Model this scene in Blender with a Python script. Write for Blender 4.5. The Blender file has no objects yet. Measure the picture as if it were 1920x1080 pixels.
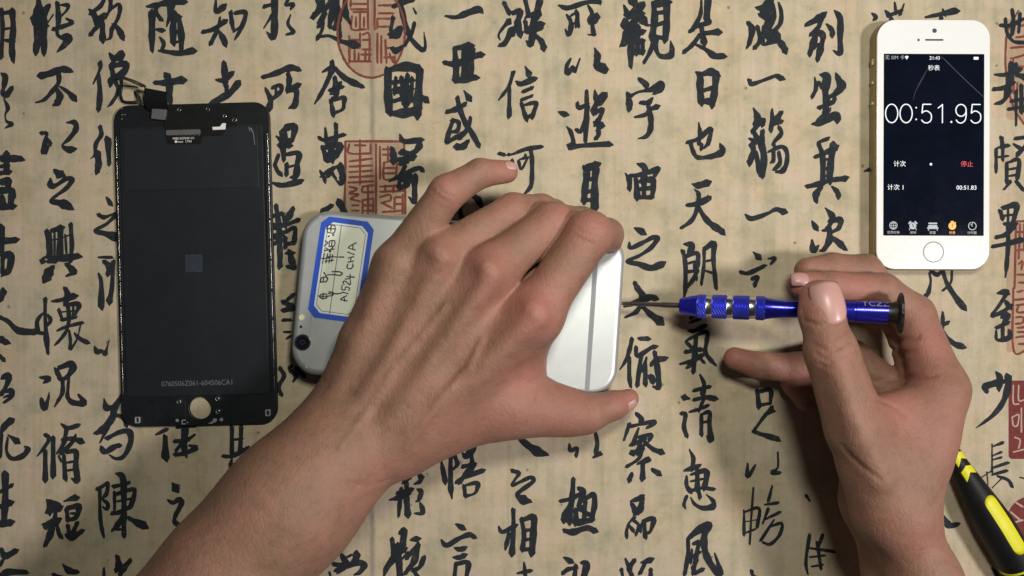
import bpy, bmesh, math, random
import numpy as np
from mathutils import Vector, Matrix

# ------------------------------------------------------------------ units
# Lengths below are written in units of 0.265 mm (S metres).  Table plane z = 0.
S = 0.000265
D = 1500.0                       # camera height above the table
CU, CV = 960.0, 540.0            # point of the table under the camera
rng = random.Random(7)
scene = bpy.context.scene
COL = scene.collection

# ------------------------------------------------------------------ camera
cam_d = bpy.data.cameras.new('camera')
cam = bpy.data.objects.new('camera', cam_d)
COL.objects.link(cam)
cam.location = (0, 0, D * S)
cam_d.sensor_width = 36.0
cam_d.lens = 36.0 / (2 * CU / D)
cam_d.clip_start = 0.01
cam_d.clip_end = 20
scene.camera = cam

# ------------------------------------------------------------------ light
scene.view_settings.view_transform = 'Standard'
scene.view_settings.look = 'None'
scene.view_settings.exposure = 0.0
scene.view_settings.gamma = 1.0
world = bpy.data.worlds.new('World')
scene.world = world
world.use_nodes = True
wb = world.node_tree.nodes['Background']
wb.inputs[0].default_value = (0.80, 0.86, 1.0, 1)
wb.inputs[1].default_value = 0.025


def lamp(name, pos, target, size, power, col):
    l = bpy.data.lights.new(name, 'AREA')
    l.shape = 'DISK'
    l.size = size * S
    l.energy = power
    l.color = col
    o = bpy.data.objects.new(name, l)
    COL.objects.link(o)
    o.location = M(*pos)
    d = M(*target) - M(*pos)
    o.rotation_euler = d.to_track_quat('-Z', 'Y').to_euler()
    return o


def M(x, y, z=0.0):
    """table coordinates (x right, y towards the worker, z up) to metres"""
    return Vector(((x - CU) * S, (CV - y) * S, z * S))


def W(u, v, z):
    """a point at height z that lies on the line of sight measured as (u, v) on the table"""
    f = (D - z) / D
    return (CU + (u - CU) * f, CV + (v - CV) * f, z)


lamp('desk_lamp', (3750, 800, 3400), (1000, 540, 0), 620, 8.3, (1.0, 0.95, 0.90))
lamp('ceiling_lamp', (1240, -60, 1680), (1170, 250, 0), 330, 1.24, (1.0, 0.985, 0.82))


# ------------------------------------------------------------------ helpers
def put(o, parent=None):
    COL.objects.link(o)
    if parent is not None:
        o.parent = parent
    return o


def tag(o, label=None, cat=None, group=None, kind=None):
    for k, v in (('label', label), ('category', cat), ('group', group), ('kind', kind)):
        if v:
            o[k] = v
    return o


def thing(name, label, cat, loc, rot=(0, 0, 0), group=None):
    o = bpy.data.objects.new(name, None)
    o.empty_display_size = 0.01
    COL.objects.link(o)
    o.location = loc
    o.rotation_euler = rot
    return tag(o, label, cat, group)


def mesh_obj(name, verts, faces, mat, parent=None, smooth=False):
    me = bpy.data.meshes.new(name)
    me.from_pydata([tuple(v) for v in verts], [], faces)
    me.update()
    if smooth:
        me.polygons.foreach_set('use_smooth', [True] * len(me.polygons))
    o = bpy.data.objects.new(name, me)
    if mat:
        me.materials.append(mat)
    return put(o, parent)


def L(x, y, z=0.0):
    """local drawing coordinates (x right, y down) to metres"""
    return (x * S, -y * S, z * S)


def curve_mesh(loops, z0, z1, bevel=0.0, res=3):
    c = bpy.data.curves.new('tmp', 'CURVE')
    c.dimensions = '2D'
    c.fill_mode = 'BOTH'
    b = min(bevel, (z1 - z0) / 2 * 0.999)
    c.extrude = max(((z1 - z0) / 2 - b) * S, 0)
    c.bevel_depth = b * S
    c.bevel_resolution = res
    c.offset = -b * S
    for lp in loops:
        s = c.splines.new('POLY')
        s.points.add(len(lp) - 1)
        for p, q in zip(s.points, lp):
            p.co = (q[0] * S, -q[1] * S, 0, 1)
        s.use_cyclic_u = True
    o = bpy.data.objects.new('tmp', c)
    me = bpy.data.meshes.new_from_object(o)
    bpy.data.objects.remove(o)
    bpy.data.curves.remove(c)
    for v in me.vertices:
        v.co.z += (z0 + z1) / 2 * S
    return me


def plate(name, loops, z0, z1, mat, parent=None, bevel=0.0, res=3, smooth=False):
    me = curve_mesh(loops, z0, z1, bevel, res)
    me.materials.clear()
    me.materials.append(mat)
    if smooth:
        me.polygons.foreach_set('use_smooth', [True] * len(me.polygons))
    me.name = name
    o = bpy.data.objects.new(name, me)
    if smooth:
        try:
            me.set_sharp_from_angle(angle=math.radians(40))
        except Exception:
            pass
    return put(o, parent)


def rr(cx, cy, w, h, r, n=8, ang=0.0):
    pts = []
    for (sx, sy, a0) in ((1, 1, 0), (-1, 1, 90), (-1, -1, 180), (1, -1, 270)):
        for k in range(n + 1):
            a = math.radians(a0 + 90 * k / n)
            pts.append((sx * (w / 2 - r) + r * math.cos(a), sy * (h / 2 - r) + r * math.sin(a)))
    ca, sa = math.cos(ang), math.sin(ang)
    return [(cx + x * ca - y * sa, cy + x * sa + y * ca) for x, y in pts]


def circ(cx, cy, r, n=24, ry=None):
    ry = ry or r
    return [(cx + r * math.cos(2 * math.pi * k / n), cy + ry * math.sin(2 * math.pi * k / n)) for k in range(n)]


def text_mesh(body, size, align='CENTER'):
    c = bpy.data.curves.new('tmp', 'FONT')
    c.body = body
    c.size = size
    c.align_x = align
    c.align_y = 'CENTER'
    c.resolution_u = 3
    o = bpy.data.objects.new('tmp', c)
    me = bpy.data.meshes.new_from_object(o)
    bpy.data.objects.remove(o)
    bpy.data.curves.remove(c)
    return me


def text(name, body, cx, cy, h, z, mat, parent, align='CENTER', sx=1.0, ang=0.0):
    me = text_mesh(body, h * S, align)
    ca, sa = math.cos(ang), math.sin(ang)
    for v in me.vertices:
        x, y = v.co.x * sx, v.co.y
        v.co = (cx * S + x * ca + y * sa, -cy * S - x * sa + y * ca, z * S)
    me.materials.clear()
    me.materials.append(mat)
    me.name = name
    return put(bpy.data.objects.new(name, me), parent)


def ribbon(pts, V, F, z, jit=0.05, sub=5):
    """one brush stroke: pts = [(x, y, width)], appended to V, F as a flat sheet"""
    P = [np.array(p, float) for p in pts]
    if len(P) == 1:
        P = [P[0] - (P[0][2] * .2, 0, 0), P[0] + (P[0][2] * .2, 0, 0)]
    P = [2 * P[0] - P[1]] + P + [2 * P[-1] - P[-2]]
    Q = []
    for i in range(1, len(P) - 2):
        for k in range(sub):
            t = k / sub
            a, b, c, d = P[i - 1], P[i], P[i + 1], P[i + 2]
            Q.append(0.5 * (2 * b + (c - a) * t + (2 * a - 5 * b + 4 * c - d) * t * t + (3 * b - a - 3 * c + d) * t ** 3))
    Q.append(P[-2])
    n = len(Q)
    T = [Q[min(i + 1, n - 1)][:2] - Q[max(i - 1, 0)][:2] for i in range(n)]
    T = [t / (np.linalg.norm(t) + 1e-9) for t in T]
    base = len(V)
    # rounded start
    row = []
    w0, w1 = max(Q[0][2], .2), max(Q[-1][2], .2)
    sd_ = np.array((-T[0][1], T[0][0])) * w0 * rng.uniform(-.28, .28) * min(jit * 20, 1)
    tp_ = min(jit * 20, 1)
    seq = [(Q[0][:2] - T[0] * w0 * .46 + sd_, w0 * (.45 - .3 * tp_), T[0])]
    seq += [(Q[i][:2], max(Q[i][2], .15) * (1 + .10 * tp_ * math.sin(i * 1.1 + w0)), T[i]) for i in range(n)]
    ed_ = np.array((-T[-1][1], T[-1][0])) * w1 * rng.uniform(-.22, .22) * tp_
    seq += [(Q[-1][:2] + T[-1] * w1 * (.34 + .26 * tp_) + ed_, w1 * (.5 - .36 * tp_), T[-1])]
    for iq, (p, w, t) in enumerate(seq):
        nrm = np.array((-t[1], t[0]))
        a = p + nrm * w * .5 * (1 + rng.uniform(-jit, jit))
        b = p - nrm * w * .5 * (1 + rng.uniform(-jit, jit))
        V.append(L(a[0], a[1], z + iq * .004))
        V.append(L(b[0], b[1], z + iq * .004))
    for i in range(len(seq) - 1):
        F.append((base + 2 * i, base + 2 * i + 1, base + 2 * i + 3, base + 2 * i + 2))


def strokes(name, spec, sc, ox, oy, z, mat, parent, defw=2.5, wmul=1.0, jit=0.05, dz=0.013, brush=False):
    V, F = [], []
    for i, st in enumerate(spec.split(';')):
        st = st.strip()
        if not st:
            continue
        w = defw
        pts = []
        for tok in st.split():
            f = [float(q) for q in tok.split(',')]
            if len(f) > 2:
                w = f[2]
            if brush:
                w_ = w * (w / 2.7) ** .45
            else:
                w_ = w
            pts.append((ox + f[0] * sc, oy + f[1] * sc, w_ * sc * wmul))
        ribbon(pts, V, F, z + i * dz, jit)
    return mesh_obj(name, V, F, mat, parent)


def lathe(name, prof, A, ax, mat, parent=None, n=32, smooth=True, cap=True, lobes=0, lobe_amp=0.0):
    """prof = [(s, r)] along unit axis ax from A (all in table units)"""
    ax = Vector(ax).normalized()
    up = Vector((0, 0, 1)) if abs(ax.z) < .9 else Vector((1, 0, 0))
    e1 = (up - ax * up.dot(ax)).normalized()
    e2 = ax.cross(e1)
    V, F = [], []
    for (s, r) in prof:
        for k in range(n):
            a = 2 * math.pi * k / n
            q = r * (1 + lobe_amp * math.cos(lobes * a)) if lobes else r
            p = Vector(A) + ax * s + e1 * (q * math.cos(a)) + e2 * (q * math.sin(a))
            V.append(M(*p))
    for i in range(len(prof) - 1):
        for k in range(n):
            F.append((i * n + k, i * n + (k + 1) % n, (i + 1) * n + (k + 1) % n, (i + 1) * n + k))
    if cap:
        F.append(tuple(range(n)))
        F.append(tuple(reversed(range((len(prof) - 1) * n, len(prof) * n))))
    o = mesh_obj(name, V, F, mat, parent, smooth)
    bm = bmesh.new()
    bm.from_mesh(o.data)
    bmesh.ops.recalc_face_normals(bm, faces=bm.faces)
    bm.to_mesh(o.data)
    bm.free()
    if smooth:
        o.data.set_sharp_from_angle(angle=math.radians(35))
    return o


def reparent(root):
    """children built in world metres: keep them where they are under their empty"""
    mi = Matrix.LocRotScale(root.location, root.rotation_euler, None).inverted()
    for c in root.children:
        c.matrix_parent_inverse = mi


# ------------------------------------------------------------------ materials
def principled(name, col, rough=0.5, metal=0.0, spec=0.5, emit=None, estr=1.0, coat=0.0):
    m = bpy.data.materials.new(name)
    m.use_nodes = True
    b = m.node_tree.nodes['Principled BSDF']
    b.inputs['Base Color'].default_value = (*col, 1)
    b.inputs['Roughness'].default_value = rough
    b.inputs['Metallic'].default_value = metal
    b.inputs['Specular IOR Level'].default_value = spec
    b.inputs['Coat Weight'].default_value = coat
    b.inputs['Coat Roughness'].default_value = 0.025
    if emit:
        b.inputs['Emission Color'].default_value = (*emit, 1)
        b.inputs['Emission Strength'].default_value = estr
    return m


class NT:
    def __init__(s, m):
        s.t = m.node_tree
        s.b = s.t.nodes['Principled BSDF']
        s.tc = s.t.nodes.new('ShaderNodeTexCoord')

    def n(s, typ, **kw):
        o = s.t.nodes.new(typ)
        for k, v in kw.items():
            if k.startswith('i_'):
                key = k[2:]
                key = int(key) if key.isdigit() else key
                o.inputs[key].default_value = v
            else:
                setattr(o, k, v)
        return o

    def lk(s, a, b):
        s.t.links.new(a, b)

    def noise(s, scale, detail=4, rough=.6, stretch=None):
        no = s.n('ShaderNodeTexNoise', i_Scale=scale, i_Detail=detail, i_Roughness=rough)
        if stretch:
            mp = s.n('ShaderNodeMapping')
            mp.inputs['Scale'].default_value = stretch
            s.lk(s.tc.outputs['Object'], mp.inputs[0])
            s.lk(mp.outputs[0], no.inputs['Vector'])
        else:
            s.lk(s.tc.outputs['Object'], no.inputs['Vector'])
        return no.outputs['Fac']

    def ramp(s, fac, stops):
        r = s.n('ShaderNodeValToRGB')
        e = r.color_ramp.elements
        while len(e) < len(stops):
            e.new(0.5)
        for q, (p, c) in zip(e, stops):
            q.position = p
            q.color = (*c, 1) if len(c) == 3 else c
        s.lk(fac, r.inputs[0])
        return r.outputs[0]

    def mix(s, fac, a, b, mode='MIX'):
        x = s.n('ShaderNodeMix', data_type='RGBA', blend_type=mode)
        for i, v in ((0, fac), (6, a), (7, b)):
            if isinstance(v, (int, float)):
                x.inputs[i].default_value = v
            elif isinstance(v, tuple):
                x.inputs[i].default_value = (*v, 1)
            else:
                s.lk(v, x.inputs[i])
        return x.outputs[2]

    def math(s, op, a, b=0.0, c=None):
        x = s.n('ShaderNodeMath', operation=op)
        for i, v in enumerate((a, b, c)):
            if v is None:
                continue
            if isinstance(v, (int, float)):
                x.inputs[i].default_value = v
            else:
                s.lk(v, x.inputs[i])
        return x.outputs[0]

    def bump(s, h, strength, dist):
        b = s.n('ShaderNodeBump')
        b.inputs['Strength'].default_value = strength
        b.inputs['Distance'].default_value = dist
        s.lk(h, b.inputs['Height'])
        s.lk(b.outputs[0], s.b.inputs['Normal'])
        return b


def mat_cloth():
    m = principled('linen', (.5, .42, .3), .92, spec=.15)
    t = NT(m)
    big = t.noise(9, 3, .6)
    mid = t.noise(60, 4, .65)
    fine = t.noise(420, 3, .7)
    streak = t.noise(1, 4, .65, (170, 14, 1))
    streak2 = t.noise(1, 3, .65, (22, 190, 1))
    c = t.ramp(big, [(.30, (.45, .395, .29)), (.5, (.50, .435, .325)), (.72, (.535, .46, .355))])
    tint = t.ramp(mid, [(.34, (.375, .35, .265)), (.5, (.515, .445, .33)), (.66, (.585, .475, .40))])
    c = t.mix(.72, c, tint)
    warm = t.ramp(t.noise(34, 3, .6), [(.40, (1.0, 1.0, 1.0)), (.70, (1.06, .95, .86))])
    c = t.mix(.8, c, warm, 'MULTIPLY')
    st = t.ramp(streak, [(.32, (.80, .80, .80)), (.5, (1, 1, 1)), (.68, (1.10, 1.09, 1.07))])
    c = t.mix(.62, c, st, 'MULTIPLY')
    st = t.ramp(streak2, [(.34, (.86, .86, .87)), (.52, (1, 1, 1)), (.70, (1.07, 1.06, 1.05))])
    c = t.mix(.22, c, st, 'MULTIPLY')
    fl = t.ramp(fine, [(.30, (.72, .70, .66)), (.42, (1, 1, 1))])
    c = t.mix(.55, c, fl, 'MULTIPLY')
    # ageing flecks
    vo = t.n('ShaderNodeTexVoronoi', i_Scale=120)
    t.lk(t.tc.outputs['Object'], vo.inputs['Vector'])
    near = t.math('LESS_THAN', vo.outputs['Distance'], .10)
    sep = t.n('ShaderNodeSeparateColor')
    t.lk(vo.outputs['Color'], sep.inputs[0])
    pick = t.math('GREATER_THAN', sep.outputs[0], .86)
    c = t.mix(t.math('MULTIPLY', t.math('MULTIPLY', near, pick), .62), c, (.13, .10, .075))
    # the pasted seam of the printed scroll
    sp = t.n('ShaderNodeSeparateXYZ')
    t.lk(t.tc.outputs['Object'], sp.inputs[0])
    off = t.math('ADD', sp.outputs[0], (960 - 698) * S)
    wob = t.math('MULTIPLY', t.math('SUBTRACT', t.noise(1, 3, .6, (1, 60, 1)), .5), 6 * S)
    seam = t.math('SUBTRACT', 1.0, t.math('DIVIDE', t.math('ABSOLUTE', t.math('ADD', off, wob)), 7.5 * S))
    seam = t.math('MULTIPLY', t.math('MAXIMUM', seam, 0), t.math('MULTIPLY', t.noise(1, 4, .7, (200, 45, 1)), 1.35))
    sm = t.n('ShaderNodeMath', operation='MINIMUM')
    t.lk(seam, sm.inputs[0])
    sm.inputs[1].default_value = .75
    c = t.mix(sm.outputs[0], c, (.20, .185, .18))
    t.lk(c, t.b.inputs['Base Color'])
    wv = t.n('ShaderNodeTexWave', i_Scale=520, i_Distortion=1.5)
    t.lk(t.tc.outputs['Object'], wv.inputs['Vector'])
    wv2 = t.n('ShaderNodeTexWave', i_Scale=520, i_Distortion=1.5, bands_direction='Y')
    t.lk(t.tc.outputs['Object'], wv2.inputs['Vector'])
    h = t.math('ADD', wv.outputs['Fac'], wv2.outputs['Fac'])
    h = t.math('ADD', t.math('MULTIPLY', h, .16), t.math('MULTIPLY', mid, 1.5))
    t.bump(h, .35, .0006)
    return m


def mat_ink(name, col, fade=.35):
    m = principled(name, col, .85, spec=.2)
    t = NT(m)
    n1 = t.noise(110, 4, .7)
    c = t.ramp(n1, [(.35, tuple(q * .8 for q in col)), (.6, col), (.8, tuple(q * 1.5 + .006 for q in col))])
    t.lk(c, t.b.inputs['Base Color'])
    # thin, dry places where the weave shows through the pigment
    tr = t.n('ShaderNodeBsdfTransparent')
    mx = t.n('ShaderNodeMixShader')
    f = t.math('MULTIPLY', t.math('SUBTRACT', t.noise(300, 3, .75), .5), fade * 4)
    f = t.math('MINIMUM', t.math('MAXIMUM', t.math('ADD', f, fade * .12), 0), fade)
    t.lk(f, mx.inputs[0])
    t.lk(t.b.outputs[0], mx.inputs[1])
    t.lk(tr.outputs[0], mx.inputs[2])
    t.lk(mx.outputs[0], t.t.nodes['Material Output'].inputs['Surface'])
    return m


def mat_wash(name, col, alpha):
    m = principled(name, col, .9, spec=.1)
    t = NT(m)
    tr = t.n('ShaderNodeBsdfTransparent')
    mx = t.n('ShaderNodeMixShader')
    f = t.math('MULTIPLY', t.noise(120, 4, .7), alpha * 2)
    t.lk(f, mx.inputs[0])
    t.lk(tr.outputs[0], mx.inputs[1])
    t.lk(t.b.outputs[0], mx.inputs[2])
    t.lk(mx.outputs[0], t.t.nodes['Material Output'].inputs['Surface'])
    return m


def mat_skin():
    m = principled('skin', (.5, .28, .2), .5, spec=.36)
    t = NT(m)
    at = t.n('ShaderNodeAttribute', attribute_name='flush')
    n1 = t.noise(38, 5, .65)
    n2 = t.noise(190, 4, .7)
    c = t.ramp(n1, [(.28, (.222, .132, .088)), (.5, (.280, .150, .107)), (.74, (.34, .168, .130))])
    c2 = t.ramp(n2, [(.32, (.80, .76, .74)), (.5, (1, 1, 1)), (.7, (1.12, 1.06, 1.03))])
    c = t.mix(.75, c, c2, 'MULTIPLY')
    c = t.mix(t.math('MULTIPLY', at.outputs['Fac'], .75), c, (.42, .158, .138))
    t.lk(c, t.b.inputs['Base Color'])
    b = t.b
    b.inputs['Subsurface Weight'].default_value = .10
    b.inputs['Subsurface Radius'].default_value = (1.0, .35, .18)
    b.inputs['Subsurface Scale'].default_value = .004
    vo = t.n('ShaderNodeTexVoronoi', i_Scale=1150, feature='DISTANCE_TO_EDGE')
    t.lk(t.tc.outputs['Object'], vo.inputs['Vector'])
    h = t.math('ADD', t.math('MULTIPLY', t.math('MINIMUM', vo.outputs['Distance'], .25), 1.6), t.math('MULTIPLY', t.noise(260, 4, .7), 1.5))
    v2 = t.n('ShaderNodeTexVoronoi', i_Scale=1, feature='DISTANCE_TO_EDGE')
    mp = t.n('ShaderNodeMapping')
    mp.inputs['Scale'].default_value = (330, 210, 330)
    mp.inputs['Rotation'].default_value = (0, 0, .7)
    t.lk(t.tc.outputs['Object'], mp.inputs[0])
    t.lk(mp.outputs[0], v2.inputs['Vector'])
    h = t.math('ADD', h, t.math('MULTIPLY', t.math('MINIMUM', v2.outputs['Distance'], .16), 3.2))
    t.bump(h, .30, .0005)
    r = t.n('ShaderNodeMapRange')
    r.inputs['To Min'].default_value = .42
    r.inputs['To Max'].default_value = .66
    t.lk(n2, r.inputs[0])
    t.lk(r.outputs[0], b.inputs['Roughness'])
    return m


def mat_worn(name, col, rough, metal=0, spec=.5, var=.12, scale=90, bump=0.0, coat=0):
    m = principled(name, col, rough, metal, spec, coat=coat)
    t = NT(m)
    n1 = t.noise(scale, 5, .7)
    lo = tuple(max(q * (1 - var), 0) for q in col)
    hi = tuple(min(q * (1 + var), 1) for q in col)
    t.lk(t.ramp(n1, [(.3, lo), (.7, hi)]), t.b.inputs['Base Color'])
    r = t.n('ShaderNodeMapRange')
    r.inputs['To Min'].default_value = max(rough - .08, .02)
    r.inputs['To Max'].default_value = rough + .1
    t.lk(t.noise(scale * 3.3, 4, .75), r.inputs[0])
    t.lk(r.outputs[0], t.b.inputs['Roughness'])
    if bump:
        t.bump(n1, bump, .0003)
    return m


CLOTH = mat_cloth()
INK = mat_ink('ink', (.023, .028, .037), .30)
CINNABAR = mat_ink('cinnabar', (.215, .066, .052), .28)
SEALRED = mat_ink('seal_red', (.20, .045, .045), .25)
WASH = mat_wash('seal_wash', (.50, .24, .17), .13)
SKIN = mat_skin()
NAIL = mat_worn('nail', (.52, .285, .27), .34, spec=.45, var=.08, scale=60)
# ------------------------------------------------------------------ the surface
TB = 1500
table = plate('table_top', [rr(0, 0, 2900, 1900, 20)], -120, -6, mat_worn('table_wood', (.22, .13, .07), .5), bevel=4)
tag(table, kind='structure')
cloth = plate('tablecloth', [rr(0, 0, 2700, 1700, 6)], -5, 0, CLOTH, bevel=0)
tag(cloth, 'beige linen cloth printed with black brush calligraphy and red seals, under everything', 'tablecloth')

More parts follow.
